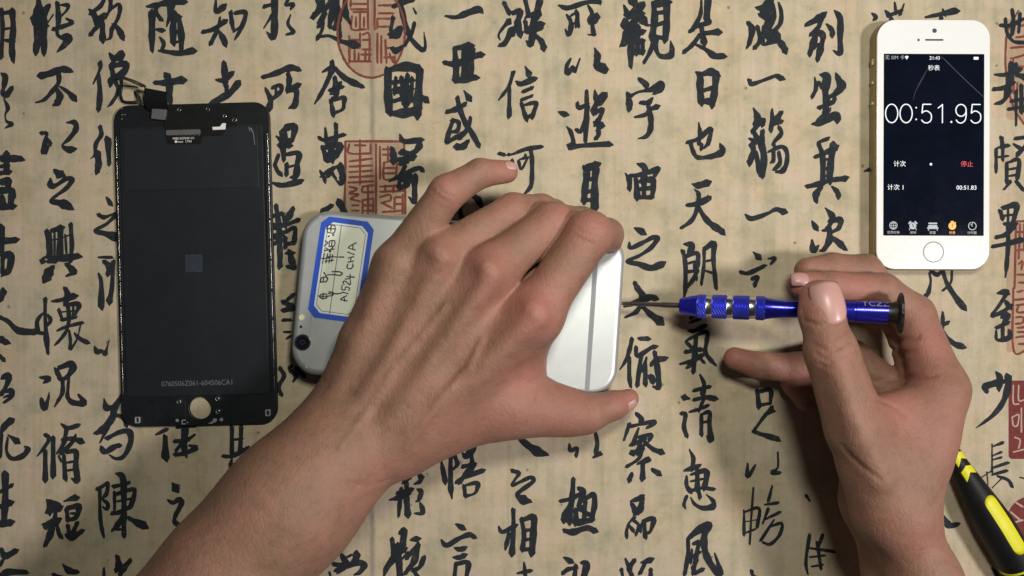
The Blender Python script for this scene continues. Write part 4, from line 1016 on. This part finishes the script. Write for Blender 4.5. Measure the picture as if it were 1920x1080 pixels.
s0 = su(1274)
lathe('shaft', [(-6, 2.2), (-2, 2.9), (10, 3.7), (s0 - 34, 4.1), (s0 - 30, 5.0), (s0 + 2, 5.0)], A, ax, BSTEEL, sd, 16)
lathe('nose_cone', [(s0, 11), (s0 + .8, 13.2), (su(1290), 16.2), (su(1300), 18.2), (su(1308), 19.4)], A, ax, ANOD, sd, 40)


def knurl(u0, u1, r):
    a, b = su(u0), su(u1)
    n, m = 28, max(int((b - a) / 2.3), 4)
    prof_v, F = [], []
    up = Vector((0, 0, 1))
    e1 = (up - ax * up.dot(ax)).normalized()
    e2 = ax.cross(e1)
    for i in range(m + 1):
        s = a + (b - a) * i / m
        for k in range(n):
            h = 1.2 if (i + k) % 2 == 0 else -1.2
            q = r + (h if 0 < i < m else -.8)
            an = 2 * math.pi * k / n
            prof_v.append(M(*(A + ax * s + e1 * q * math.cos(an) + e2 * q * math.sin(an))))
    for i in range(m):
        for k in range(n):
            F.append((i * n + k, i * n + (k + 1) % n, (i + 1) * n + (k + 1) % n, (i + 1) * n + k))
    mesh_obj('knurled_grip', prof_v, F, KNURL, sd)


for (a, b) in ((1308, 1325.5), (1335, 1364), (1374, 1406), (1416.5, 1435)):
    knurl(a, b, 20.0)
for (a, b) in ((1325.5, 1335), (1364, 1374), (1406, 1416.5)):
    lathe('silver_band', [(su(a) - .3, 19.4), (su(a), 19.2), (su(a) + 1, 19.0), (su(b) - 1, 19.0), (su(b), 19.2), (su(b) + .3, 19.4)], A, ax, CHROME, sd, 40)
lathe('handle', [(su(1435), 19.2), (su(1440), 18.2), (su(1450), 16.5), (su(1475), 14.4), (su(1520), 13.8), (su(1560), 14.6), (su(1585), 16.4),
                 (su(1600), 17.6), (su(1601), 16.6), (su(1604), 16.6), (su(1605), 17.8), (su(1664), 18.6)], A, ax, ANOD, sd, 40)
lathe('neck', [(su(1662), 17.2), (su(1670), 16.6), (su(1684), 20)], A, ax, BLACK, sd, 32)
lathe('swivel_cap', [(su(1682), 20), (su(1684), 29), (su(1686.5), 32), (su(1691), 32.5), (su(1694.5), 30.5), (su(1696.5), 24), (su(1697), 8)], A, ax, BLACK, sd, 72, lobes=12, lobe_amp=.03)
# stamped letters along the top of the handle
e1 = (Vector((0, 0, 1)) - ax * ax.z).normalized()
e2 = ax.cross(e1)
me = text_mesh('TCZZ', 16 * S)
sc0, rr0 = su(1640), 18.9
for v in me.vertices:
    s, t = v.co.x / S + sc0, v.co.y / S + 15.5
    an = t / rr0
    p = A + ax * s + e1 * (rr0 * math.cos(an)) + e2 * (rr0 * math.sin(an))
    v.co = M(*p)
me.materials.clear()
me.materials.append(SILV)
put(bpy.data.objects.new('stamped_letters', me), sd)
reparent(sd)

# ------------------------------------------------------------------ black and yellow handle, lower right
KA = Vector((*W(1757.7, 801, 40)[:2], 24))
kd = Vector((.512, .859, 0)).normalized()
RUB = mat_worn('black_rubber', (.006, .006, .008), .55, var=.25, spec=.3)
YEL = mat_worn('yellow_rubber', (.74, .70, .012), .5, var=.05)
kn = thing('screwdriver', 'thick black screwdriver handle with yellow chevrons and a yellow oval, beside the wrist', 'screwdriver', M(*KA))
KP = [(-60, 12), (0, 13), (30, 14.5), (84, 18), (120, 23), (146, 26.5), (180, 31), (205, 33.5), (263, 33.5), (290, 33), (300, 32), (330, 31), (345, 27), (352, 16)]


def kr(s):
    for (a, ra), (b, rb) in zip(KP, KP[1:]):
        if a <= s <= b:
            t = (s - a) / (b - a)
            return ra + (rb - ra) * t
    return KP[-1][1]


KZ = 34.0
KA = Vector((KA.x, KA.y, KZ))
prof = [(s, kr(s)) for s in [-60 + 6 * k for k in range(68)] + [350, 352]]
prof = sorted(set(p for p in prof if p[0] <= 352))
lathe('handle', prof, KA, kd, RUB, kn, 48)
ke1 = Vector((0, 0, 1))
ke2 = kd.cross(ke1)          # towards the right of the picture / up


def kpatch(name, lo, hi, ts, off=.7):
    V, F = [], []
    ns = 14
    for t in ts:
        for i in range(ns + 1):
            s = lo(t) + (hi(t) - lo(t)) * i / ns
            r = kr(s) + off
            an = t / r
            V.append(M(*(KA + kd * s + ke1 * (r * math.cos(an)) + ke2 * (r * math.sin(an)))))
    n = ns + 1
    for j in range(len(ts) - 1):
        for i in range(ns):
            F.append((j * n + i, j * n + i + 1, (j + 1) * n + i + 1, (j + 1) * n + i))
    o = mesh_obj(name, V, F, YEL, kn, True)
    sm = o.modifiers.new('s', 'SOLIDIFY')
    sm.thickness = 1.2 * S
    sm.offset = -1
    return o


TOFF = 4.0
for (s, w) in ((28, 10.0), (52, 13.0), (81, 14.5)):
    ts = [TOFF + w * (-1 + k / 8) for k in range(17)]
    kpatch('yellow_chevron', lambda t, s=s, w=w: s + abs(t - TOFF) / w * 7, lambda t, s=s, w=w: s + 13.5 + abs(t - TOFF) / w * (13 if t < TOFF else 9), ts)
TOFF = 7.0
tp = [TOFF + 13.2 * math.sin(math.pi / 2 * (-1 + k / 8)) for k in range(17)]
kpatch('yellow_grip', lambda t: 145 + 13.2 - math.sqrt(max(13.2 ** 2 - (t - TOFF) ** 2, 0)), lambda t: 262 - 13.2 + math.sqrt(max(13.2 ** 2 - (t - TOFF) ** 2, 0)), tp)
lathe('yellow_ring', [(291, 32.6), (292, 33.6), (294.5, 33.6), (295.5, 32.2)], KA, kd, YEL, kn, 48, cap=False)
reparent(kn)
# ------------------------------------------------------------------ hands: signed distance fields -> one skin each
def sd_cone(P, a, b, ra, rb):
    a, b = np.array(a, np.float32), np.array(b, np.float32)
    ab = b - a
    t = np.clip(((P - a) @ ab) / float(ab @ ab), 0, 1)
    q = P - a - t[..., None] * ab
    return np.sqrt((q * q).sum(-1)) - (ra + (rb - ra) * t)


def smin(a, b, k):
    h = np.maximum(k - np.abs(a - b), 0) / k
    return np.minimum(a, b) - h * h * k * .25


def wp(p):
    """(u, v, z, r as seen on the table) -> world point and true radius"""
    x, y, z = W(p[0], p[1], p[2])
    return (x, y, z), p[3] * (D - p[2]) / D


class Field:
    def __init__(s, lo, hi, h):
        s.lo, s.h = np.array(lo, np.float32), h
        s.n = [int((b - a) / h) + 1 for a, b in zip(lo, hi)]

    def new(s):
        return np.full(s.n, 500.0, np.float32)

    def local(s, pts, m):
        lo = np.min([np.array(p) - r for p, r in pts], 0) - m
        hi = np.max([np.array(p) + r for p, r in pts], 0) + m
        i0 = [max(int((a - l) / s.h), 0) for a, l in zip(lo, s.lo)]
        i1 = [min(int((a - l) / s.h) + 2, n) for a, l, n in zip(hi, s.lo, s.n)]
        sl = tuple(slice(a, max(b, a + 1)) for a, b in zip(i0, i1))
        g = np.stack(np.meshgrid(*[s.lo[k] + s.h * np.arange(sl[k].start, sl[k].stop, dtype=np.float32) for k in range(3)], indexing='ij'), -1)
        return sl, g

    def chain(s, F, pts, k, kin=None):
        """union of a chain of tapered limbs into F with blend k"""
        q = [wp(p) for p in pts]
        sl, g = s.local(q, k + 3 * s.h)
        d = None
        for (a, ra), (b, rb) in zip(q, q[1:]):
            e = sd_cone(g, a, b, ra, rb)
            d = e if d is None else smin(d, e, kin or min(ra, rb) * .35 + 1)
        F[sl] = smin(F[sl], d, k)

    def carve(s, F, pts, k):
        q = [wp(p) for p in pts]
        sl, g = s.local(q, k + 3 * s.h)
        d = None
        for (a, ra), (b, rb) in zip(q, q[1:]):
            e = sd_cone(g, a, b, ra, rb)
            d = e if d is None else np.minimum(d, e)
        F[sl] = -smin(-F[sl], d, k)

    def top(s, F, u, v):
        z = s.lo[2] + s.h * (s.n[2] - 1)
        while z > s.lo[2]:
            p = W(u, v, z)
            i = [int(round((p[k] - s.lo[k]) / s.h)) for k in range(3)]
            if all(0 <= i[k] < s.n[k] for k in range(3)) and F[i[0], i[1], i[2]] < 0:
                return z
            z -= s.h * .5
        return s.lo[2]

    def crease(s, F, pts, k=5, n=5, sink=.1):
        """a fold pressed into the visible skin along (u, v, radius) points"""
        q = []
        for a, b in zip(pts, pts[1:]):
            for j in range(n):
                t = j / n
                q.append([a[c] + (b[c] - a[c]) * t for c in range(3)])
        q.append(list(pts[-1]))
        q = [(u, v, s.top(F, u, v) + H * .4 - r * sink, r) for u, v, r in q]
        s.carve(F, q, k)

    def ridge(s, F, pts, k=6, n=6, lift=-.35):
        q = []
        for a, b in zip(pts, pts[1:]):
            for j in range(n):
                t = j / n
                q.append([a[c] + (b[c] - a[c]) * t for c in range(3)])
        q.append(list(pts[-1]))
        q = [(u, v, s.top(F, u, v) + r * lift - r * .3, r) for u, v, r in q]
        s.chain(F, q, k, 2)

    def mesh(s, F):
        for e in (0, -1):
            F[e], F[:, e], F[:, :, e] = 50, 50, 50
        n = F.shape
        ins = F < 0
        code = np.zeros((n[0] - 1, n[1] - 1, n[2] - 1), np.int16)
        cs = [(i, j, k) for i in (0, 1) for j in (0, 1) for k in (0, 1)]

        def sub(A, c):
            return A[c[0]:n[0] - 1 + c[0], c[1]:n[1] - 1 + c[1], c[2]:n[2] - 1 + c[2]]
        for c in cs:
            code += sub(ins, c)
        act = (code > 0) & (code < 8)
        idx = np.argwhere(act)
        vid = np.full(act.shape, -1, np.int32)
        vid[act] = np.arange(len(idx))
        acc = np.zeros((len(idx), 3), np.float64)
        cnt = np.zeros(len(idx))
        for ax_ in range(3):
            for c in cs:
                if c[ax_]:
                    continue
                c2 = list(c)
                c2[ax_] = 1
                a = F[idx[:, 0] + c[0], idx[:, 1] + c[1], idx[:, 2] + c[2]]
                b = F[idx[:, 0] + c2[0], idx[:, 1] + c2[1], idx[:, 2] + c2[2]]
                m = (a < 0) != (b < 0)
                t = np.where(m, a / np.where(m, a - b, 1), 0)
                p = np.tile(np.array(c, float), (len(idx), 1))
                p[:, ax_] += t
                acc[m] += p[m]
                cnt[m] += 1
        V = idx + acc / cnt[:, None]
        quads = []
        for ax_ in range(3):
            o = [k for k in range(3) if k != ax_]
            A = ins
            s1 = [slice(None)] * 3
            s2 = [slice(None)] * 3
            s1[ax_] = slice(0, n[ax_] - 1)
            s2[ax_] = slice(1, n[ax_])
            for k in o:
                s1[k] = slice(1, n[k] - 1)
                s2[k] = slice(1, n[k] - 1)
            x1, x2 = A[tuple(s1)], A[tuple(s2)]
            e = np.argwhere(x1 != x2)
            flip = x1[x1 != x2]
            e = e + np.array([0 if k == ax_ else 1 for k in range(3)])
            q = []
            for (da, db) in ((0, 0), (-1, 0), (-1, -1), (0, -1)):
                f = e.copy()
                f[:, o[0]] += da
                f[:, o[1]] += db
                q.append(vid[f[:, 0], f[:, 1], f[:, 2]])
            q = np.stack(q, 1)
            if ax_ == 1:
                flip = ~flip
            q[flip] = q[flip][:, ::-1]
            quads.append(q)
        Q = np.concatenate(quads)
        Q = Q[(Q >= 0).all(1)]
        return V * s.h + s.lo, Q


def relax(V, Q, it=2, lam=.5):
    E = np.concatenate([Q[:, [0, 1]], Q[:, [1, 2]], Q[:, [2, 3]], Q[:, [3, 0]]])
    for _ in range(it):
        acc = np.zeros_like(V)
        cnt = np.zeros(len(V))
        for a, b in ((0, 1), (1, 0)):
            for k in range(3):
                acc[:, k] += np.bincount(E[:, a], V[E[:, b], k], len(V))
            cnt += np.bincount(E[:, a], minlength=len(V))
        V = V + lam * (acc / np.maximum(cnt, 1)[:, None] - V)
    return V


def skin_mesh(name, fld, F, parent, flush):
    V, Q = fld.mesh(F)
    V = relax(V, Q, 2)
    me = bpy.data.meshes.new(name)
    co = np.empty_like(V)
    co[:, 0] = (V[:, 0] - CU) * S
    co[:, 1] = (CV - V[:, 1]) * S
    co[:, 2] = V[:, 2] * S
    me.vertices.add(len(co))
    me.vertices.foreach_set('co', co.astype(np.float32).ravel())
    me.loops.add(len(Q) * 4)
    # image axes are mirrored against world axes: reverse the winding
    me.loops.foreach_set('vertex_index', Q[:, ::-1].astype(np.int32).ravel())
    me.polygons.add(len(Q))
    me.polygons.foreach_set('loop_start', np.arange(0, len(Q) * 4, 4, dtype=np.int32))
    me.polygons.foreach_set('use_smooth', np.ones(len(Q), bool))
    me.update(calc_edges=True)
    bm = bmesh.new()
    bm.from_mesh(me)
    bmesh.ops.recalc_face_normals(bm, faces=bm.faces)
    bm.to_mesh(me)
    bm.free()
    w = np.zeros(len(V))
    for p in flush:
        c, r = wp(p)
        d = np.sqrt(((V - np.array(c)) ** 2).sum(1)) / (r)
        w = np.maximum(w, np.exp(-d * d) * (p[4] if len(p) > 4 else 1))
    at = me.attributes.new('flush', 'FLOAT', 'POINT')
    at.data.foreach_set('value', w.astype(np.float32))
    me.materials.append(SKIN)
    return put(bpy.data.objects.new(name, me), parent)


def nail(c, along, out, w, ln, rc, parent, curl=.25, lift=0.0):
    """finger nail: a curved plate lying on a finger tip; c, along, out in world table units"""
    al = Vector(along).normalized()
    ou = Vector(out)
    ou = (ou - al * ou.dot(al)).normalized()
    si = al.cross(ou)
    V, F = [], []
    nu, nv = 12, 12
    for j in range(nv + 1):
        t = -1 + 2 * j / nv
        wid = w / 2 * (1 - max(0, t) ** 3 * .22) * (1 - max(0, -t - .2) ** 2.2 * .62)
        for i in range(nu + 1):
            q = -1 + 2 * i / nu
            a = q * wid / rc
            e = max(abs(q), abs(t)) ** 8 * 1.6
            p = Vector(c) + si * (rc * math.sin(a)) + ou * (rc * (math.cos(a) - 1) - curl * ln * .5 * max(0, t) ** 2 - curl * .5 * ln * max(0, -t) ** 2 * .45 + lift - e) + al * (ln / 2 * t * (1 - .10 * q * q * (1 if t > 0 else 1.6)))
            V.append(M(*p))
    n = nu + 1
    for j in range(nv):
        for i in range(nu):
            F.append((j * n + i, j * n + i + 1, (j + 1) * n + i + 1, (j + 1) * n + i))
    o = mesh_obj('fingernail', V, F, NAIL, parent, True)
    sm = o.modifiers.new('s', 'SOLIDIFY')
    sm.thickness = 1.0 * S
    sm.offset = 0
    return o


person = thing('person', 'bare arms of a person, one hand gripping a grey phone, the other turning a screwdriver', 'person', M(960, 1500, 0))

# ---- left arm
H = 2.6
fl = Field((180, 270, 10), (1220, 1250, 390), H)
palm = fl.new()
fl.chain(palm, [(130, 1440, 265, 112), (318, 1200, 240, 112), (428, 1074, 222, 112), (540, 952, 195, 114), (628, 856, 160, 114)], 40, 60)
for ch in ([(628, 800, 125, 60), (690, 640, 140, 52), (742, 500, 150, 40)],
           [(665, 805, 145, 62), (825, 480, 172, 42)],
           [(700, 815, 152, 64), (918, 508, 182, 46)],
           [(735, 825, 150, 66), (1003, 588, 180, 48)]):
    fl.chain(palm, ch, 34)
fl.chain(palm, [(690, 790, 105, 92), (860, 620, 110, 85)], 40)
fl.chain(palm, [(770, 800, 125, 80), (945, 752, 108, 60), (1060, 775, 85, 40)], 42, 40)
fl.chain(palm, [(900, 660, 120, 75), (975, 690, 105, 44)], 34)
fl.chain(palm, [(1000, 602, 165, 48), (980, 672, 125, 40)], 26)
# knuckle heads and the tendons that run back from them
fing = fl.new()
for ch in ([(742, 498, 150, 40), (838, 362, 185, 33.5), (900, 325, 170, 27), (950, 322, 150, 21.5)],
           [(825, 480, 172, 41), (962, 396, 128, 33), (1015, 394, 85, 29), (1040, 398, 45, 25)],
           [(918, 508, 182, 45), (1036, 420, 142, 40), (1090, 420, 95, 31), (1108, 430, 45, 26)],
           [(1003, 588, 180, 47), (1104, 440, 172, 44), (1138, 440, 105, 30), (1143, 452, 66, 24)],
           [(945, 752, 108, 60), (1098, 775, 80, 37), (1150, 760, 68, 27), (1180, 747, 62, 18)]):
    fl.chain(fing, ch, 5)
fl.chain(fing, [(975, 550, 128, 34), (1040, 450, 95, 26)], 6)
LF = smin(palm, fing, 24)
del palm, fing
for ch in ([(742, 500, 178, 20), (690, 620, 182, 13), (640, 745, 178, 11)],
           [(822, 485, 207, 22), (770, 590, 199, 13), (690, 745, 198, 10)],
           [(915, 512, 222, 22), (840, 630, 208, 13), (735, 775, 203, 10)],
           [(1000, 590, 222, 24), (900, 690, 205, 13), (770, 800, 202, 10)]):
    fl.chain(LF, ch, 24)
# hollows between the metacarpals
for ch in ([(790, 500, 232, 10), (700, 640, 224, 18), (640, 720, 222, 8)],
           [(872, 525, 242, 8), (780, 650, 234, 15), (700, 760, 232, 6)],
           [(950, 585, 250, 8), (850, 690, 240, 14)]):
    fl.carve(LF, ch, 44)
# creases
for ch in (
           
           
           [(1076, 440, .8), (1094, 452, 1.3), (1114, 458, .8)],
           [(1088, 416, .8), (1106, 424, 1.2), (1124, 426, .8)],
           [(1080, 428, .8), (1100, 438, 1.4), (1121, 442, .8)],
           [(1098, 750, 1.2), (1106, 765, 1.8), (1109, 780, 1.2)],
           [(1110, 756, 1), (1117, 768, 1.6), (1119, 780, 1)],
           [(808, 356, .8), (822, 370, 1.2), (838, 379, .8)],
           [(818, 346, .8), (833, 361, 1.2), (850, 369, .8)],
           [(730, 900, .8), (690, 912, 1.1), (640, 905, .8)],
           
           [(1030, 700, 1.2), (1018, 728, 2.0), (1006, 752, 1.0)]):
    fl.crease(LF, ch, 5)
# veins on the back of the hand
for ch in ([(640, 840, 2), (690, 770, 3), (740, 690, 3), (800, 620, 2.5), (835, 575, 1.5)],
           [(760, 840, 2), (830, 745, 3), (880, 690, 3), (905, 635, 1.5)]):
    fl.ridge(LF, ch, 10)
left = skin_mesh('arm', fl, LF, person, [
    (838, 345, 200, 40, .7), (960, 380, 175, 45, .5), (1050, 400, 190, 50, .6), (1105, 425, 200, 55, .8),
    (1000, 575, 220, 75, .9), (918, 500, 215, 55, .8), (825, 470, 205, 45, .4), (1177, 749, 70, 50, .9),
    (1060, 770, 120, 80, .6), (980, 700, 150, 70, .7), (950, 322, 160, 45, .7), (1143, 452, 70, 40, .9), (900, 790, 170, 120, .4), (750, 900, 220, 110, .3)])
left['label'] = 'left forearm and hand gripping the grey phone, little finger raised'
del LF
c, r = wp((953, 313, 156, 15))
nail(Vector(c) + Vector((2, -5, 9)), (1, .02, -.28), (.12, -.72, .70), 24, 27, 15, left)
c, r = wp((1172, 752, 64, 14))
nail(Vector(c) + Vector((.25, .72, .65)) * 20.0, (.9, -.43, -.02), (.25, .72, .65), 30, 40, 20, left)

# ---- right arm
fr = Field((1270, 440, 0), (1880, 1260, 330), H)
palm = fr.new()
fr.chain(palm, [(1850, 1420, 240, 64), (1736, 1090, 215, 56), (1686, 960, 205, 60)], 40, 40)
fr.chain(palm, [(1790, 1420, 150, 66), (1690, 1090, 125, 58), (1655, 960, 115, 62)], 44, 40)
fr.chain(palm, [(1664, 960, 205, 64), (1606, 805, 222, 50), (1560, 670, 232, 38)], 34)
fr.chain(palm, [(1686, 950, 200, 58), (1742, 805, 190, 50), (1764, 728, 170, 44)], 40)
fr.chain(palm, [(1678, 930, 140, 60), (1736, 720, 110, 46)], 34)
fr.chain(palm, [(1665, 930, 100, 66), (1690, 770, 80, 48)], 34)
fr.chain(palm, [(1645, 930, 90, 64), (1630, 820, 65, 46)], 34)
fr.chain(palm, [(1636, 785, 200, 42), (1748, 758, 180, 44)], 30)
fr.chain(palm, [(1650, 850, 190, 66), (1700, 850, 180, 64)], 40)
fing = fr.new()
for ch in ([(1606, 805, 222, 50), (1557, 655, 232, 44), (1540, 590, 222, 39), (1536, 560, 214, 36)],
           [(1766, 728, 170, 44), (1712, 590, 122, 37), (1655, 544, 124, 31), (1560, 537, 142, 28), (1502, 534, 140, 24)],
           [(1740, 720, 110, 44), (1692, 600, 68, 36), (1622, 508, 72, 30), (1560, 503, 84, 28), (1514, 507, 90, 24)],
           [(1700, 760, 80, 42), (1600, 672, 52, 32), (1490, 690, 44, 28), (1425, 686, 46, 25), (1378, 672, 50, 21)],
           [(1640, 815, 65, 42), (1560, 735, 40, 30), (1493, 716, 34, 27), (1512, 748, 30, 23)]):
    fr.chain(fing, ch, 5)
RF = smin(palm, fing, 22)
del palm, fing
fr.chain(RF, [(1650, 900, 256, 8), (1600, 790, 264, 8), (1570, 690, 266, 6)], 30)
# creases: thumb joint, folds of the web and of the first finger
for ch in ([(1524, 646, 1.2), (1552, 660, 2.2), (1580, 648, 1.8), (1594, 640, 1)],
           [(1530, 664, 1.2), (1556, 678, 2.4), (1586, 664, 1.8), (1598, 656, 1)],
           [(1538, 684, 1), (1562, 693, 1.8), (1590, 682, 1.2)],
           [(1664, 634, 2), (1690, 638, 3.5), (1722, 632, 2)],
           [(1668, 655, 1.5), (1690, 662, 2.5), (1712, 660, 1.2)],
           [(1640, 716, 2), (1690, 708, 4), (1752, 704, 2)],
           [(1630, 742, 1.5), (1668, 756, 2.6), (1696, 776, 1.5)],
           [(1578, 836, 1.5), (1610, 872, 2.5), (1650, 900, 1.5)]):
    fr.crease(RF, ch, 7)
for q in ((1508, 606, 2.0), (1574, 606, 2.0)):
    pass
fr.crease(RF, [(1503, 580, 2), (1508, 602, 2.4), (1540, 611, 2.6), (1572, 604, 2.4), (1578, 584, 2)], 5)
right = skin_mesh('arm', fr, RF, person, [
    (1536, 550, 240, 50, .9), (1555, 655, 270, 55, .4), (1500, 534, 150, 45, .9), (1380, 672, 60, 40, .9), (1700, 680, 190, 60, 1.0),
    (1740, 640, 180, 60, .9), (1690, 760, 240, 70, .8), (1600, 530, 160, 70, .7), (1760, 800, 220, 90, .5), (1490, 705, 60, 40, .7), (1720, 1000, 260, 90, .35)])
right['label'] = 'right forearm and hand pinching the blue screwdriver under its thumb'
del RF
c, r = wp((1541, 566, 222, 34))
nail(Vector(c) + Vector((0, 0, 33)), (-.16, -1, -.22), (-.12, -.12, 1), 60, 72, 31.5, right, curl=.24, lift=2.2)
c, r = wp((1497, 527, 146, 20))
nail(Vector(c) + Vector((-2, -6, 15)), (-1, -.02, -.1), (-.1, -.5, .85), 30, 30, 18, right)
reparent(person)
for a in (left, right):
    for n_ in a.children:
        n_.matrix_parent_inverse = Matrix.Identity(4)
